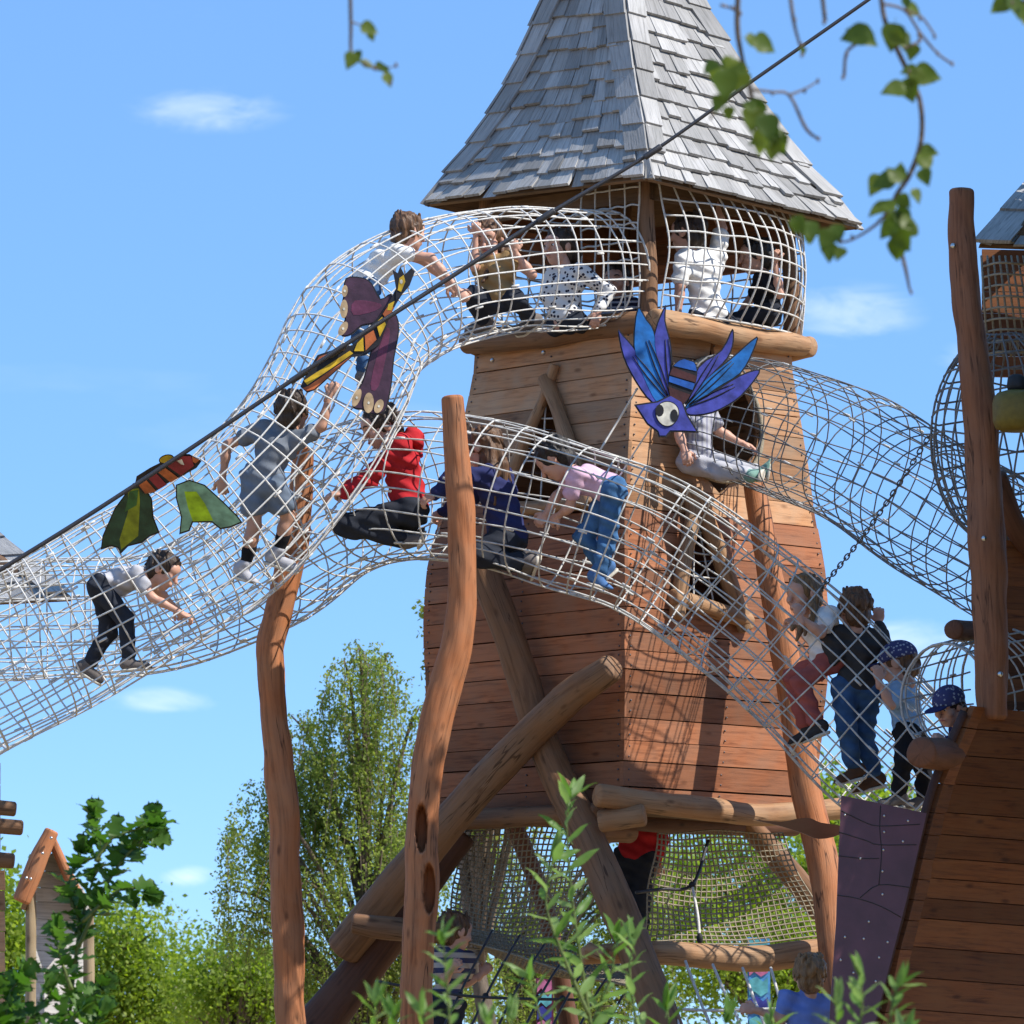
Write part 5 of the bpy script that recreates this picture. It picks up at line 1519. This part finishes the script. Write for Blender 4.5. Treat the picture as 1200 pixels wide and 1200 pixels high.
# --- on the left tunnels
person('boy in grey tee, pale blue shorts and black socks climbing the white tunnel', 34.45, 1.2, (343, 482), (.35, .9, .1), (332, 502), (308, 562), (.95, -.3, .1),
       {'l': [(266, 522, -.3), (261, 560, .2), (0, .1, -1), .6], 'r': [(377, 500, -.2), (386, 464, 0), (.4, 0, .8), .7]}, {'l': [(298, 618, .4), (287, 664, .2), (292, 690)], 'r': [(338, 606, .5), (326, 648, .2), (345, 662)]},
       hair=('hair_dark', 'short', ()), shirt=('cloth_grey', .55), legwear=('cloth_shorts', .55), shoe='cloth_pale', socks=('cloth_black', .5), seed=7, skin='skin_tan')
person('child in dark trousers and pale top bent double at the far left', 34.4, 1.05, (192, 669), (.85, -.25, -.5), (167, 673), (117, 688), (.1, -1, 0),
       {'r': [(178, 700, -.6), (211, 718, 0), (.9, 0, -.4), .5], 'l': [(184, 690, .6), (205, 712, .3)]}, {'r': [(148, 728, -.3), (152, 772, 0), (172, 782)], 'l': [(128, 740, .4), (104, 778, .2), (122, 788)]},
       hair=('hair_dark', 'short', ()), shirt=('cloth_pale', .5), legwear=('cloth_dark', 1.0), up=(.4, 0, .9), seed=8)
person('boy in red hoodie and dark trousers kneeling in the grey rope tunnel, facing left', 35.0, 1.28, (446, 500), (-.85, -.3, -.42), (466, 518), (482, 600), (-.15, 1, 0),
       {'l': [(432, 562, -.3), (402, 578, .0), (-.9, 0, -.1), .45], 'r': [(430, 560, .6), (405, 572, .5)]}, {'l': [(404, 616, -.2), (476, 632, .2), (500, 634)], 'r': [(415, 612, .5), (480, 628, .2), (500, 628)]},
       hair=('hair_dark', 'short', ()), shirt=('cloth_red', 1.95), legwear=('cloth_dark', 1.0), hood='cloth_red', girth=1.12, facevis=True, seed=9)
person('girl with long brown hair in navy jacket crouching behind the bent pole', 35.0, 1.25, (566, 525), (-.8, .5, -.3), (577, 550), (595, 632), (.4, .9, 0),
       {'l': [(528, 562, -.5), (510, 580, 0), (-.8, 0, -.4), .6], 'r': [(540, 590, .6), (520, 600, .3)]}, {'l': [(560, 652, -.4), (612, 660, .2)], 'r': [(575, 650, .4), (615, 655, .2)]},
       hair=('hair_brown', 'long', [(592, 580, -.10), (580, 590, -.12), (570, 575, -.1), (598, 565, -.04), (560, 560, -.1)]), shirt=('cloth_navy', 1.95), legwear=('cloth_dark', 1.0), girth=1.15, seed=10)
person('black haired child in pink tee and blue jeans stooping in the grey tunnel', 34.8, 1.2, (650, 538), (-.7, .3, -.65), (668, 556), (718, 574), (-.25, -.95, 0),
       {'l': [(652, 582, -.4), (640, 602, 0), (-.6, 0, -.7), .9], 'r': [(668, 594, .5), (655, 604, .3)]}, {'l': [(684, 628, -.2), (706, 662, .3), (700, 688)], 'r': [(712, 630, .5), (702, 672, 0), (706, 692)]},
       hair=('hair_black', 'short', ()), shirt=('cloth_pink', .55), legwear=('denim_light', 1.0), shoe='cloth_denimshoe', up=(-.3, .0, .8), seed=11)
person('child in pale striped clothes and green shoes sitting in the round hatch', 36.0, 1.2, (806, 448), (.6, -.7, 0), (812, 474), (818, 542), (-.8, -.6, 0),
       {'l': [(842, 505, .3), (868, 519, .0), (.9, 0, -.3), .35], 'r': [(796, 510, -.4), (802, 528, -.3)]}, {'l': [(856, 546, -.3), (886, 552, 0), (912, 548)], 'r': [(846, 552, -.6), (878, 556, -.2), (904, 556)]},
       hair=('hair_dark', 'short', ()), shirt=('cloth_thin', .6), legwear=('cloth_pale', 1.0), shoe='cloth_teal', seed=12)
# --- right hand end of the grey tunnel
person('long haired girl in white top and salmon trousers at the lower tunnel bend', 34.95, 1.18, (941, 697), (-.6, -.5, -.1), (958, 718), (970, 774), (-.5, .8, 0),
       {'l': [(962, 742, -.6), (938, 724, -.2), (-.3, 0, 1), .8], 'r': [(950, 750, .5), (935, 735, .2)]}, {'r': [(928, 794, .3), (944, 852, .2), (936, 868)], 'l': [(938, 800, -.4), (956, 848, -.1), (948, 866)]},
       hair=('hair_light', 'long', [(934, 750, -.12), (928, 738, -.08), (943, 744, -.13), (950, 736, -.12), (924, 725, -.05)]), shirt=('cloth_white', .5), legwear=('cloth_salmon', 1.0), shoe='cloth_char', seed=13)
person('brown haired boy in charcoal jacket and torn blue jeans standing with his back turned', 34.9, 1.24, (1001, 714), (-.3, .9, .05), (1006, 738), (1004, 806), (.95, .25, .0),
       {'l': [(978, 768, -.2), (966, 746, 0), (-.2, .1, 1), .8], 'r': [(1038, 762, .3), (1030, 730, .3), (0, 0, 1), .8]}, {'l': [(992, 854, -.2), (1000, 898, .2), (990, 914)], 'r': [(1012, 858, .3), (1023, 908, .2), (1010, 922)]},
       hair=('hair_brown', 'short', ()), shirt=('cloth_char', 1.9), legwear=('denim', 1.0), shoe='cloth_brown', girth=1.08, seed=14)
person('child in patterned navy cap, light blue shirt and black trousers reaching left', 34.8, 1.2, (1052, 778), (-.85, .3, -.25), (1056, 802), (1066, 858), (.3, .9, 0),
       {'l': [(1044, 826, -.4), (1030, 798, 0), (-.1, 0, 1), .7], 'r': [(1020, 816, .4), (994, 812, .2), (-.9, 0, .2), .7]}, {'l': [(1060, 890, -.2), (1052, 930, .2), (1040, 944)], 'r': [(1082, 894, .2), (1082, 930, .2), (1070, 944)]},
       hair=('hair_brown', 'short', ()), shirt=('cloth_blue', .7), legwear=('cloth_black', 1.0), shoe='cloth_shoe', cap='cloth_check', seed=15)
person('child in dark cap peering out of the short rope tunnel ring', 33.3, 1.05, (1112, 828), (-.6, -.6, -.35), (1126, 846), (1158, 880), (-.5, .8, 0),
       {'l': [(1124, 875, -.3), (1108, 868, -.3)], 'r': [(1120, 880, .4), (1108, 880, .2)]}, {'l': [(1150, 920, .2), (1170, 950, .3)], 'r': [(1160, 930, .4), (1180, 950, .3)]},
       hair=('hair_dark', 'short', ()), shirt=('cloth_navy', 1.9), legwear=('cloth_dark', 1.0), cap='cloth_check', facevis=True, seed=16)
# --- below the tower
person('boy in banded striped shirt holding the climbing ropes beneath the tower', 36.3, 1.15, (534, 1092), (.75, .5, -.15), (532, 1114), (522, 1178), (.75, .6, 0),
       {'r': [(546, 1152, .4), (564, 1142, 0), (.6, 0, .7), .9], 'l': [(520, 1150, -.4), (528, 1138, -.3)]}, {'l': [(512, 1230, -.1), (515, 1275, .1)], 'r': [(530, 1232, .1), (532, 1278, .1)]},
       hair=('hair_brown', 'short', ()), shirt=('cloth_bands', .6), legwear=('cloth_dark', 1.0), seed=17)
person('light brown haired child in blue tee with back turned at the bottom right', 34.6, 1.2, (948, 1142), (-.15, .95, .1), (947, 1166), (938, 1236), (.97, .15, 0),
       {'l': [(916, 1194, -.2), (886, 1184, .0), (-.9, 0, .2), .7], 'r': [(976, 1205, .2), (985, 1240, .1)]}, {'l': [(930, 1290, .1), (930, 1340, .1)], 'r': [(950, 1290, .1), (952, 1340, .1)]},
       hair=('hair_light', 'short', ()), shirt=('cloth_mid', .55), legwear=('denim', 1.0), seed=18)
person('child in red top and dark trousers half hidden under the base logs', 37.0, 1.2, (752, 930), (.4, .9, 0), (755, 952), (744, 1006), (.9, -.4, 0),
       {'l': [(735, 990, -.2), (730, 1015, .1)], 'r': [(775, 985, .2), (770, 1010, .2)]}, {'l': [(735, 1050, .1), (738, 1100, .1)], 'r': [(752, 1052, .1), (750, 1100, .1)]},
       hair=('hair_dark', 'short', ()), shirt=('cloth_red', 1.9), legwear=('cloth_dark', 1.0), seed=19)
# ---------------------------------------------------------------- trees
leaf_mat('leaf_birch', [(.17, .225, .045), (.20, .255, .055), (.24, .275, .075), (.18, .24, .05)], .6)
leaf_mat('leaf_bright', [(.17, .25, .03), (.22, .30, .035), (.25, .32, .06), (.15, .23, .03)], .55)
leaf_mat('leaf_dark', [(.03, .075, .012), (.045, .105, .016), (.065, .13, .022), (.04, .09, .014)], .4)
leaf_mat('leaf_oak', [(.045, .11, .016), (.06, .14, .02), (.085, .17, .03), (.05, .12, .018)], .45)
leaf_mat('leaf_hang', [(.06, .10, .016), (.085, .13, .018), (.12, .16, .025), (.07, .115, .022)], .5)
leaf_mat('leaf_willow', [(.09, .18, .03), (.12, .22, .045), (.20, .29, .10), (.10, .19, .035)], .45)
def np_mesh(name, V, Fq, mat, parent):
    me = bpy.data.meshes.new(name)
    V = np.asarray(V, np.float64) - np.array(org(parent))
    nf = len(Fq); k = Fq.shape[1]
    me.vertices.add(len(V)); me.vertices.foreach_set('co', V.astype(np.float32).ravel())
    me.loops.add(nf * k); me.loops.foreach_set('vertex_index', Fq.astype(np.int32).ravel())
    me.polygons.add(nf); me.polygons.foreach_set('loop_start', np.arange(0, nf * k, k, dtype=np.int32))
    me.update(calc_edges=True); me.validate()
    me.materials.append(MATS[mat])
    o = bpy.data.objects.new(name, me); COL.objects.link(o)
    o.parent = parent; ORG[o.name] = org(parent)
    return o
def leaves(C_, size, rg, droop=0.0):
    n = len(C_)
    d = rg.normal(size=(n, 3)); d[:, 2] -= droop; d /= np.linalg.norm(d, axis=1)[:, None]
    q = rg.normal(size=(n, 3)); q[:, 2] += .6
    w = np.cross(d, q); w /= np.linalg.norm(w, axis=1)[:, None] + 1e-9
    s = size * rg.uniform(.6, 1.25, n)[:, None]
    nn = np.cross(w, d)
    a = C_; b = C_ + d * s * .5 + w * s * .33 + nn * s * .08; c = C_ + d * s; e = C_ + d * s * .5 - w * s * .33 + nn * s * .08
    V = np.stack([a, b, c, e], 1).reshape(-1, 3)
    return V, np.arange(4 * n).reshape(n, 4)
def tree(name, label, Y, base_px, blobs, nleaf, size, mat, droop=0.0, weep=0.0, trunk_r=.14, seed=0, cl_sig=.16, per=34, group=None, dscale=.8, nlimb=14):
    rg = np.random.default_rng(seed + 100)
    m = Y / F
    B_ = [(np.array(W(x, y, Y + rg.uniform(-.6, .6))), np.array([rx * m, rx * m * dscale, ry * m])) for x, y, rx, ry in blobs]
    base = W(base_px, 1300, Y); base.z = 0
    root = empty(name, base, label, 'tree', group)
    vol = np.array([b[1].prod() ** .67 for b in B_]); vol /= vol.sum()
    ncl = int(nleaf / per)
    pick = rg.choice(len(B_), ncl, p=vol)
    dr = rg.normal(size=(ncl, 3)); dr /= np.linalg.norm(dr, axis=1)[:, None]
    rr = rg.uniform(.25, 1.0, ncl) ** .5
    cc = np.array([B_[p][0] for p in pick]) + dr * rr[:, None] * np.array([B_[p][1] for p in pick])
    pts = []
    tw = MB()
    for i in range(ncl):
        if weep:
            L = weep * rg.uniform(.4, 1.3)
            t = np.sort(rg.uniform(0, 1, per))
            sx, sy = rg.normal(0, .14, 2) * L
            p = cc[i] + np.stack([sx * t, sy * t, -L * t ** 1.25 + .12 * L * np.sin(3.1 * t)], 1)
            pts.append(p + rg.normal(0, .035 * (1 + .0 * t)[:, None] * np.ones(3), (per, 3)))
            if i % 2 == 0: sweep(tw, [Vector(cc[i]), Vector(cc[i] + [sx * .5, sy * .5, -L * .4]), Vector(cc[i] + [sx, sy, -L])], [.006, .004, .002], 3, 2)
        else:
            pts.append(cc[i] + rg.normal(0, cl_sig, (per, 3)) * np.array([1, 1, .7]))
    V, Fq = leaves(np.vstack(pts), size, rg, droop)
    np_mesh('crown', V, Fq, mat, root)
    tb = MB()
    top = max(B_, key=lambda b: b[0][2])
    tp = Vector(top[0])
    mid = Vector(B_[0][0]).lerp(base, .45)
    sweep(tb, [base, base.lerp(tp, .25) + Vector((.05, 0, 0)), base.lerp(tp, .55) - Vector((.06, 0, 0)), base.lerp(tp, .8), tp], [trunk_r, trunk_r * .8, trunk_r * .55, trunk_r * .3, trunk_r * .1], 9, 5, .08, seed=seed)
    tb.build('trunk', 'bark', root)
    br = MB()
    for i in rg.choice(ncl, min(ncl, nlimb * 3), replace=False):
        e = Vector(cc[i]); t = min(.85, max(.18, (e.z * .62) / max(tp.z, .1)))
        a = base.lerp(tp, t)
        sweep(br, [a, a.lerp(e, .4) + Vector((0, 0, .12 * (e - a).length)), a.lerp(e, .75) + Vector((0, 0, .12 * (e - a).length)), e], [trunk_r * .28, trunk_r * .2, trunk_r * .12, trunk_r * .05], 5, 3, .05, seed=int(i))
    br.build('branches', 'bark', root)
    if weep: tag(tw.build('twigs', 'bark', root), kind='stuff')
    return root
G_ = 'trees behind the play towers'
tree('birch_tree', 'tall weeping pale green birch between the two orange log poles', 55, 440,
     [(428, 772, 40, 30), (425, 800, 60, 50), (355, 865, 32, 36), (322, 925, 40, 32), (300, 1045, 50, 55), (350, 980, 60, 50), (462, 850, 60, 60), (395, 870, 55, 50), (360, 930, 45, 50), (292, 965, 40, 36), (275, 990, 24, 40), (430, 940, 80, 70), (340, 1010, 50, 55), (440, 1040, 90, 80), (520, 1000, 70, 90), (400, 1120, 80, 60), (500, 1120, 80, 60)], 54000, .045, 'leaf_birch', droop=.8, weep=.85, trunk_r=.16, seed=1, per=60, group=G_)
tree('round_tree', 'bright green rounded tree right of the grey hut', 75, 150, [(150, 1088, 30, 30), (128, 1110, 40, 36), (185, 1118, 26, 30), (160, 1140, 45, 40), (120, 1165, 55, 40), (200, 1160, 24, 26), (100, 1090, 28, 26), (165, 1190, 60, 34)], 13000, .085, 'leaf_bright', seed=2, cl_sig=.30, per=26, droop=.3, group=G_)
tree('round_tree', 'darker green bushy tree left of the tall crooked pole', 72, 285, [(262, 1122, 30, 20), (290, 1145, 50, 28), (236, 1160, 26, 30), (325, 1150, 42, 38), (290, 1185, 70, 30)], 11000, .08, 'leaf_bright', seed=3, cl_sig=.28, per=26, droop=.3, group=G_)
tree('round_tree', 'sunlit green tree behind the nets under the lit tower face', 62, 850, [(850, 1020, 80, 55), (920, 1050, 70, 70), (790, 1060, 60, 70), (860, 1120, 120, 70), (960, 1140, 80, 80), (1000, 1010, 50, 60)], 26000, .07, 'leaf_bright', seed=4, cl_sig=.2, group=G_)
tree('round_tree', 'thin leaved tree behind the net between the crossed log legs', 58, 620, [(600, 1040, 70, 70), (680, 1080, 70, 80), (640, 1150, 110, 70), (740, 1040, 50, 70), (740, 1160, 60, 60)], 24000, .05, 'leaf_birch', seed=5, weep=.5, droop=.5, group=G_)
tree('round_tree', 'green tree top showing below the jeans at the end of the grey tunnel', 70, 1010, [(990, 935, 30, 26), (1030, 960, 45, 40), (965, 960, 36, 36), (1080, 990, 60, 50)], 7000, .10, 'leaf_bright', seed=6, cl_sig=.2, group=G_)
tree('round_tree', 'small green tree glimpsed behind the log cabin corner at far left', 66, 10, [(10, 1090, 26, 55), (-40, 1060, 50, 60), (15, 1150, 30, 60)], 6000, .10, 'leaf_bright', seed=7, cl_sig=.2, group=G_)
tree('round_tree', 'twiggy tree whose edge shows left of the plank tower below the red hoodie', 50, 600, [(520, 700, 30, 24), (560, 760, 60, 70), (590, 860, 70, 90)], 7000, .07, 'leaf_birch', seed=8, weep=.5, droop=.5, trunk_r=.12, group=G_)
# far hedge line closing the horizon
hg = MB()
rg = np.random.default_rng(5)
cc = np.stack([rg.uniform(-60, 60, 900), rg.uniform(150, 158, 900), rg.uniform(.3, 3.0, 900)], 1)
V, Fq = leaves(np.repeat(cc, 18, 0) + rg.normal(0, .45, (900 * 18, 3)), .35, rg)
er = bpy.data.objects.new('tmp', None)
hedge = np_mesh('far_hedge', V, Fq, 'leaf_dark', None); tag(hedge, 'far low green hedge line along the edge of the playground', 'hedge', None, 'stuff')

# ---------------------------------------------------------------- leaves in the foreground, each one its own mesh copy
def leaf_mesh(kind):
    if kind == 'broad': o = [(0, 0), (.16, .03), (.34, .12), (.44, .28), (.42, .44), (.34, .60), (.24, .76), (.12, .90), (0, 1.04)]
    elif kind == 'lance': o = [(0, 0), (.045, .08), (.10, .22), (.13, .40), (.12, .58), (.085, .76), (.04, .90), (0, 1.0)]
    else: o = [(0, 0), (.07, .10), (.24, .06), (.38, .20), (.22, .30), (.36, .38), (.50, .55), (.30, .58), (.20, .62), (.30, .80), (.22, .92), (.09, .84), (0, 1.05)]
    V, fs = [], []
    n = len(o)
    fold = .30 if kind != 'lance' else .5
    z = lambda x, y: abs(x) * fold - .22 * y * y + .03 * math.sin(9 * y + 4 * x)
    for x, y in o: V.append((0, y, z(0, y)))
    for x, y in o: V.append((x, y, z(x, y)))
    for x, y in o: V.append((-x, y * .97, z(x, y)))
    for i in range(n - 1):
        fs.append((i, n + i, n + i + 1, i + 1)); fs.append((i, i + 1, 2 * n + i + 1, 2 * n + i))
    V += [(.012, 0, 0), (-.012, 0, 0), (-.009, -.22, .02), (.009, -.22, .02)]
    fs.append((3 * n, 3 * n + 3, 3 * n + 2, 3 * n + 1))
    me = bpy.data.meshes.new('leaf_' + kind)
    me.from_pydata(V, [], fs); me.update()
    me.polygons.foreach_set('use_smooth', [True] * len(fs))
    return me
LM = {}
def put_leaf(parent, kind, mat, pos, d, nrm, size):
    key = kind + mat
    if key not in LM:
        LM[key] = leaf_mesh(kind); LM[key].materials.append(MATS[mat])
    o = bpy.data.objects.new('leaf', LM[key]); COL.objects.link(o)
    o.parent = parent
    d = Vector(d).normalized(); n = Vector(nrm); n = (n - d * n.dot(d)).normalized(); x = d.cross(n)
    Mx = Matrix(((x.x * size, d.x * size, n.x * size, 0), (x.y * size, d.y * size, n.y * size, 0), (x.z * size, d.z * size, n.z * size, 0), (0, 0, 0, 1)))
    o.matrix_basis = Matrix.Translation(Vector(pos) - org(parent)) @ Mx
    return o
rl = random.Random(42)
def rv(a=1): return Vector((rl.gauss(0, a), rl.gauss(0, a), rl.gauss(0, a)))
def hang(label, stems, lfs, Y=12.5):
    root = empty('birch_branch', W(*stems[0][0][:2], Y), label, 'branch')
    for st in stems:
        mb = MB()
        pts = [W(x, y, Y + (i * .03)) for i, (x, y, w) in enumerate(st)]
        sweep(mb, pts, [w * Y / F / 2 for x, y, w in st], 7, 6, .18, seed=int(st[0][0]))
        # buds along the twig
        for (x, y, w) in st[1:]:
            q = W(x + rl.uniform(-2, 2), y + rl.uniform(-3, 3), Y); ellipsoid(mb, q, (.004, .004, .007), 6, 5)
        mb.build('twig', 'bark', root)
    lfs = list(lfs) + [(x + rl.uniform(-14, 14), y + rl.uniform(-12, 14), sz * rl.uniform(.55, .85), ang + rl.uniform(-70, 70)) for (x, y, sz, ang) in lfs if sz > 21 and rl.random() < .6]
    for (x, y, sz, ang) in lfs:
        a = rad(ang)
        d = Vector((math.cos(a), rl.uniform(-.35, .35), -math.sin(a)))
        put_leaf(root, 'broad', 'leaf_hang', W(x - math.cos(a) * sz * .5, y - math.sin(a) * sz * .5, Y + rl.uniform(-.05, .1)), d, Vector((rl.uniform(-.5, .5), -1, rl.uniform(-.2, .9))), sz * Y / F)
hang('small dangling twig with few leaves at the top left of the roof', [[(410, -30, 4), (411, 30, 4), (412, 62, 3.5), (426, 74, 3), (448, 82, 2.5), (458, 100, 2)], [(427, 74, 2.5), (440, 80, 2), (466, 78, 1.5)], [(411, 25, 2.5), (424, 30, 2)]],
     [(433, 34, 22, 20), (411, 72, 22, 110), (432, 76, 20, 10), (455, 94, 18, 60), (446, 77, 14, -10), (420, 66, 14, 80), (452, 82, 12, 30)])
hang('blurred leafy branch hanging in front of the right roof slope', [[(866, -30, 6), (864, 30, 6), (870, 70, 5), (880, 110, 5), (886, 150, 3.5)], [(880, 105, 4), (905, 108, 3.5), (925, 112, 3.5), (944, 150, 4), (960, 164, 3)], [(924, 112, 3), (944, 104, 2.5), (957, 96, 2)], [(845, 6, 4), (858, 10, 3), (866, 16, 3)], [(832, 140, 3), (850, 110, 3), (866, 80, 3)]],
     [(855, 84, 34, 100), (850, 100, 40, 80), (862, 96, 36, 120), (897, 52, 32, 20), (882, 48, 14, -10), (886, 128, 26, 120), (882, 140, 32, 95), (900, 150, 34, 80), (912, 168, 34, 60), (892, 166, 32, 110), (905, 176, 26, 90), (878, 124, 18, 200), (916, 160, 22, 30), (832, 80, 22, 140), (842, 122, 22, 110)])
hang('bare thin twig hanging between the two leafy branches', [[(924, -20, 4), (930, 25, 4), (938, 55, 3), (941, 64, 4)], [(962, -20, 5), (966, 16, 5), (967, 24, 5)]], [(941, 60, 10, 80)])
hang('long curving leafy branch beyond the right roof corner', [[(1030, -30, 6), (1036, 20, 6), (1050, 55, 6), (1064, 85, 6), (1078, 120, 6), (1079, 165, 6), (1066, 205, 6), (1048, 235, 6), (1050, 270, 5), (1060, 310, 5), (1066, 340, 3)], [(1034, 4, 4), (1060, 12, 4), (1078, 38, 3.5), (1098, 62, 3), (1114, 74, 3)], [(1062, 12, 3), (1080, 20, 3), (1096, 42, 3)], [(1048, 238, 4), (1028, 262, 4), (1000, 280, 3), (985, 284, 3)], [(1005, 50, 4), (992, 62, 4), (989, 90, 4)], [(1058, 57, 3), (1078, 48, 3), (1076, 40, 3)]],
     [(1002, 42, 34, 170), (1014, 44, 34, 30), (1046, 44, 34, 100), (1058, 50, 30, 60), (1072, 12, 22, 20), (1046, 106, 30, 170), (1066, 106, 30, 70), (1087, 88, 34, 10), (1072, 92, 26, 120), (1086, 186, 26, -40), (1084, 208, 22, 70), (1036, 212, 34, 170), (1026, 218, 28, 120), (1048, 204, 26, 240), (1030, 246, 30, 160), (1040, 240, 22, 200), (1048, 262, 30, 90), (1056, 272, 34, 100), (1066, 262, 26, 10), (1052, 292, 30, 90), (1040, 270, 26, 130), (1058, 282, 30, 60), (968, 282, 28, 110), (950, 272, 26, 80), (936, 264, 24, 60), (972, 296, 24, 90), (1060, 236, 22, 40), (1074, 230, 20, 60)])
hang('leaf tips of a branch cut off by the top right corner', [[(1215, -20, 4), (1200, 2, 4), (1185, 6, 3)]], [(1172, 6, 28, 150), (1190, 8, 30, 60), (1200, 16, 28, 90), (1180, 0, 24, 190)])

def shoot(label, stems, Y, kind, mat, lsize, step, spread=1.0, cat='shrub', name='willow_shoot', skip=.12, stem_w=5):
    b = W(stems[0][0][0], stems[0][0][1], Y); b.z = min(b.z, W(stems[0][0][0], 1480, Y).z)
    root = empty(name, b, label, cat)
    cnt = 0
    for st in stems:
        mb = MB()
        yo = rl.uniform(-.15, .15)
        pts = [W(x, y, Y + yo) for x, y in st]
        w0 = stem_w * Y / F / 2
        P = sweep(mb, pts, [w0 * (1 - .75 * i / (len(pts) - 1)) for i in range(len(pts))], 6, 8, .1)
        mb.build('stem', 'leaf_stem', root)
        L = np.concatenate([[0], np.cumsum(np.linalg.norm(np.diff(P, axis=0), axis=1))])
        t = L[-1] * skip; k = 0
        while t < L[-1]:
            p = Vector([np.interp(t, L, P[:, j]) for j in range(3)])
            p2 = Vector([np.interp(min(L[-1], t + .01), L, P[:, j]) for j in range(3)]); p0 = Vector([np.interp(max(0, t - .01), L, P[:, j]) for j in range(3)])
            ax = (p2 - p0).normalized()
            a = k * 2.4 + rl.uniform(-.4, .4)
            s1 = ax.orthogonal().normalized(); s2 = ax.cross(s1)
            out = s1 * math.cos(a) + s2 * math.sin(a)
            fr = t / L[-1]
            d = (ax * (.55 + .7 * fr) + out * spread + rv(.12) + Vector((0, 0, -.1)))
            put_leaf(root, kind, mat, p, d, out * -.4 + Vector((0, -.3, 1)) + rv(.35), lsize * Y / F * rl.uniform(.7, 1.15) * (1 - .25 * fr))
            t += step * Y / F * rl.uniform(.7, 1.3); k += 1; cnt += 1
        for _ in range(4):
            put_leaf(root, kind, mat, Vector(P[-1]), ax + rv(.35), rv(1) + Vector((0, -.6, .6)), lsize * .75 * Y / F)
    return cnt
plain_mat('leaf_stem', (.10, .13, .035), .6, .2, .3, 30, .3)
shoot('tall willow shoot with narrow leaves rising in front of the leaning log leg', [[(705, 1300), (692, 1200), (678, 1110), (668, 1030), (664, 960), (668, 938)], [(690, 1190), (660, 1120), (640, 1060), (648, 1010)], [(690, 1210), (714, 1150), (722, 1105)]], 20, 'lance', 'leaf_willow', 52, 10)
shoot('bushy willow shoots along the bottom edge under the horizontal cross log', [[(640, 1320), (640, 1230), (622, 1150)], [(760, 1320), (748, 1220), (738, 1140), (742, 1110)], [(800, 1330), (790, 1250), (782, 1185)], [(850, 1330), (846, 1265), (850, 1200)], [(900, 1330), (905, 1270), (905, 1205)]], 19, 'lance', 'leaf_willow', 52, 10)
shoot('short willow sprig at the foot of the pole with knot holes', [[(534, 1330), (530, 1240), (524, 1160), (519, 1100)]], 16, 'lance', 'leaf_willow', 42, 8, skip=.55)
shoot('low willow tips along the bottom edge left of the knot hole pole', [[(430, 1340), (434, 1260), (440, 1180)], [(450, 1340), (455, 1270), (462, 1195)], [(482, 1340), (490, 1260), (496, 1190)], [(560, 1340), (566, 1270), (572, 1205)], [(600, 1340), (596, 1270), (600, 1195)]], 15.5, 'lance', 'leaf_willow', 46, 9)
shoot('willow tips at the foot of the dark plank wall, bottom right', [[(985, 1340), (1000, 1250), (1010, 1180), (1008, 1150)], [(1030, 1340), (1040, 1260), (1045, 1180), (1052, 1158)], [(1000, 1340), (985, 1260), (980, 1180)], [(1060, 1340), (1058, 1270), (1060, 1215)]], 15.5, 'lance', 'leaf_willow', 48, 8)
shoot('dark lobed leaf sapling in front of the grey hut at lower left', [[(60, 1330), (78, 1220), (88, 1130), (100, 1060), (118, 1000), (110, 960)], [(92, 1110), (118, 1050), (142, 1010), (165, 985), (180, 965)], [(88, 1130), (92, 1080), (80, 1040), (95, 1000)], [(96, 1080), (130, 1050), (150, 1040), (168, 1046)], [(84, 1160), (70, 1120), (66, 1095)], [(80, 1200), (105, 1170), (118, 1160)], [(112, 1010), (128, 985), (150, 975), (172, 968)], [(130, 1000), (150, 1000), (176, 985)]], 23, 'lobed', 'leaf_oak', 36, 7, cat='sapling', name='oak_sapling', skip=.22)
shoot('dark lobed leaf bush filling the bottom left corner', [[(-20, 1320), (0, 1230), (10, 1170), (24, 1145)], [(30, 1330), (30, 1240), (40, 1190), (58, 1165)], [(-30, 1300), (-20, 1220), (-8, 1165)], [(60, 1330), (60, 1260), (70, 1200), (90, 1185)], [(10, 1320), (14, 1250), (20, 1195)], [(80, 1330), (90, 1270), (104, 1215), (116, 1190)]], 22, 'lobed', 'leaf_oak', 38, 7, cat='bush', name='oak_bush', skip=.2)

# unseen tree, added beyond the right edge to keep the dark tower in shade
tree('added_shade_tree', 'unseen leafy tree added to shade the dark plank tower', 31.7, 1620, [(1610, -120, 240, 150), (1605, 100, 265, 250), (1595, 350, 265, 250), (1605, 600, 255, 250), (1620, 850, 245, 200)], 52000, .14, 'leaf_dark', trunk_r=.24, seed=9, cl_sig=.22, dscale=1.1, group=G_)
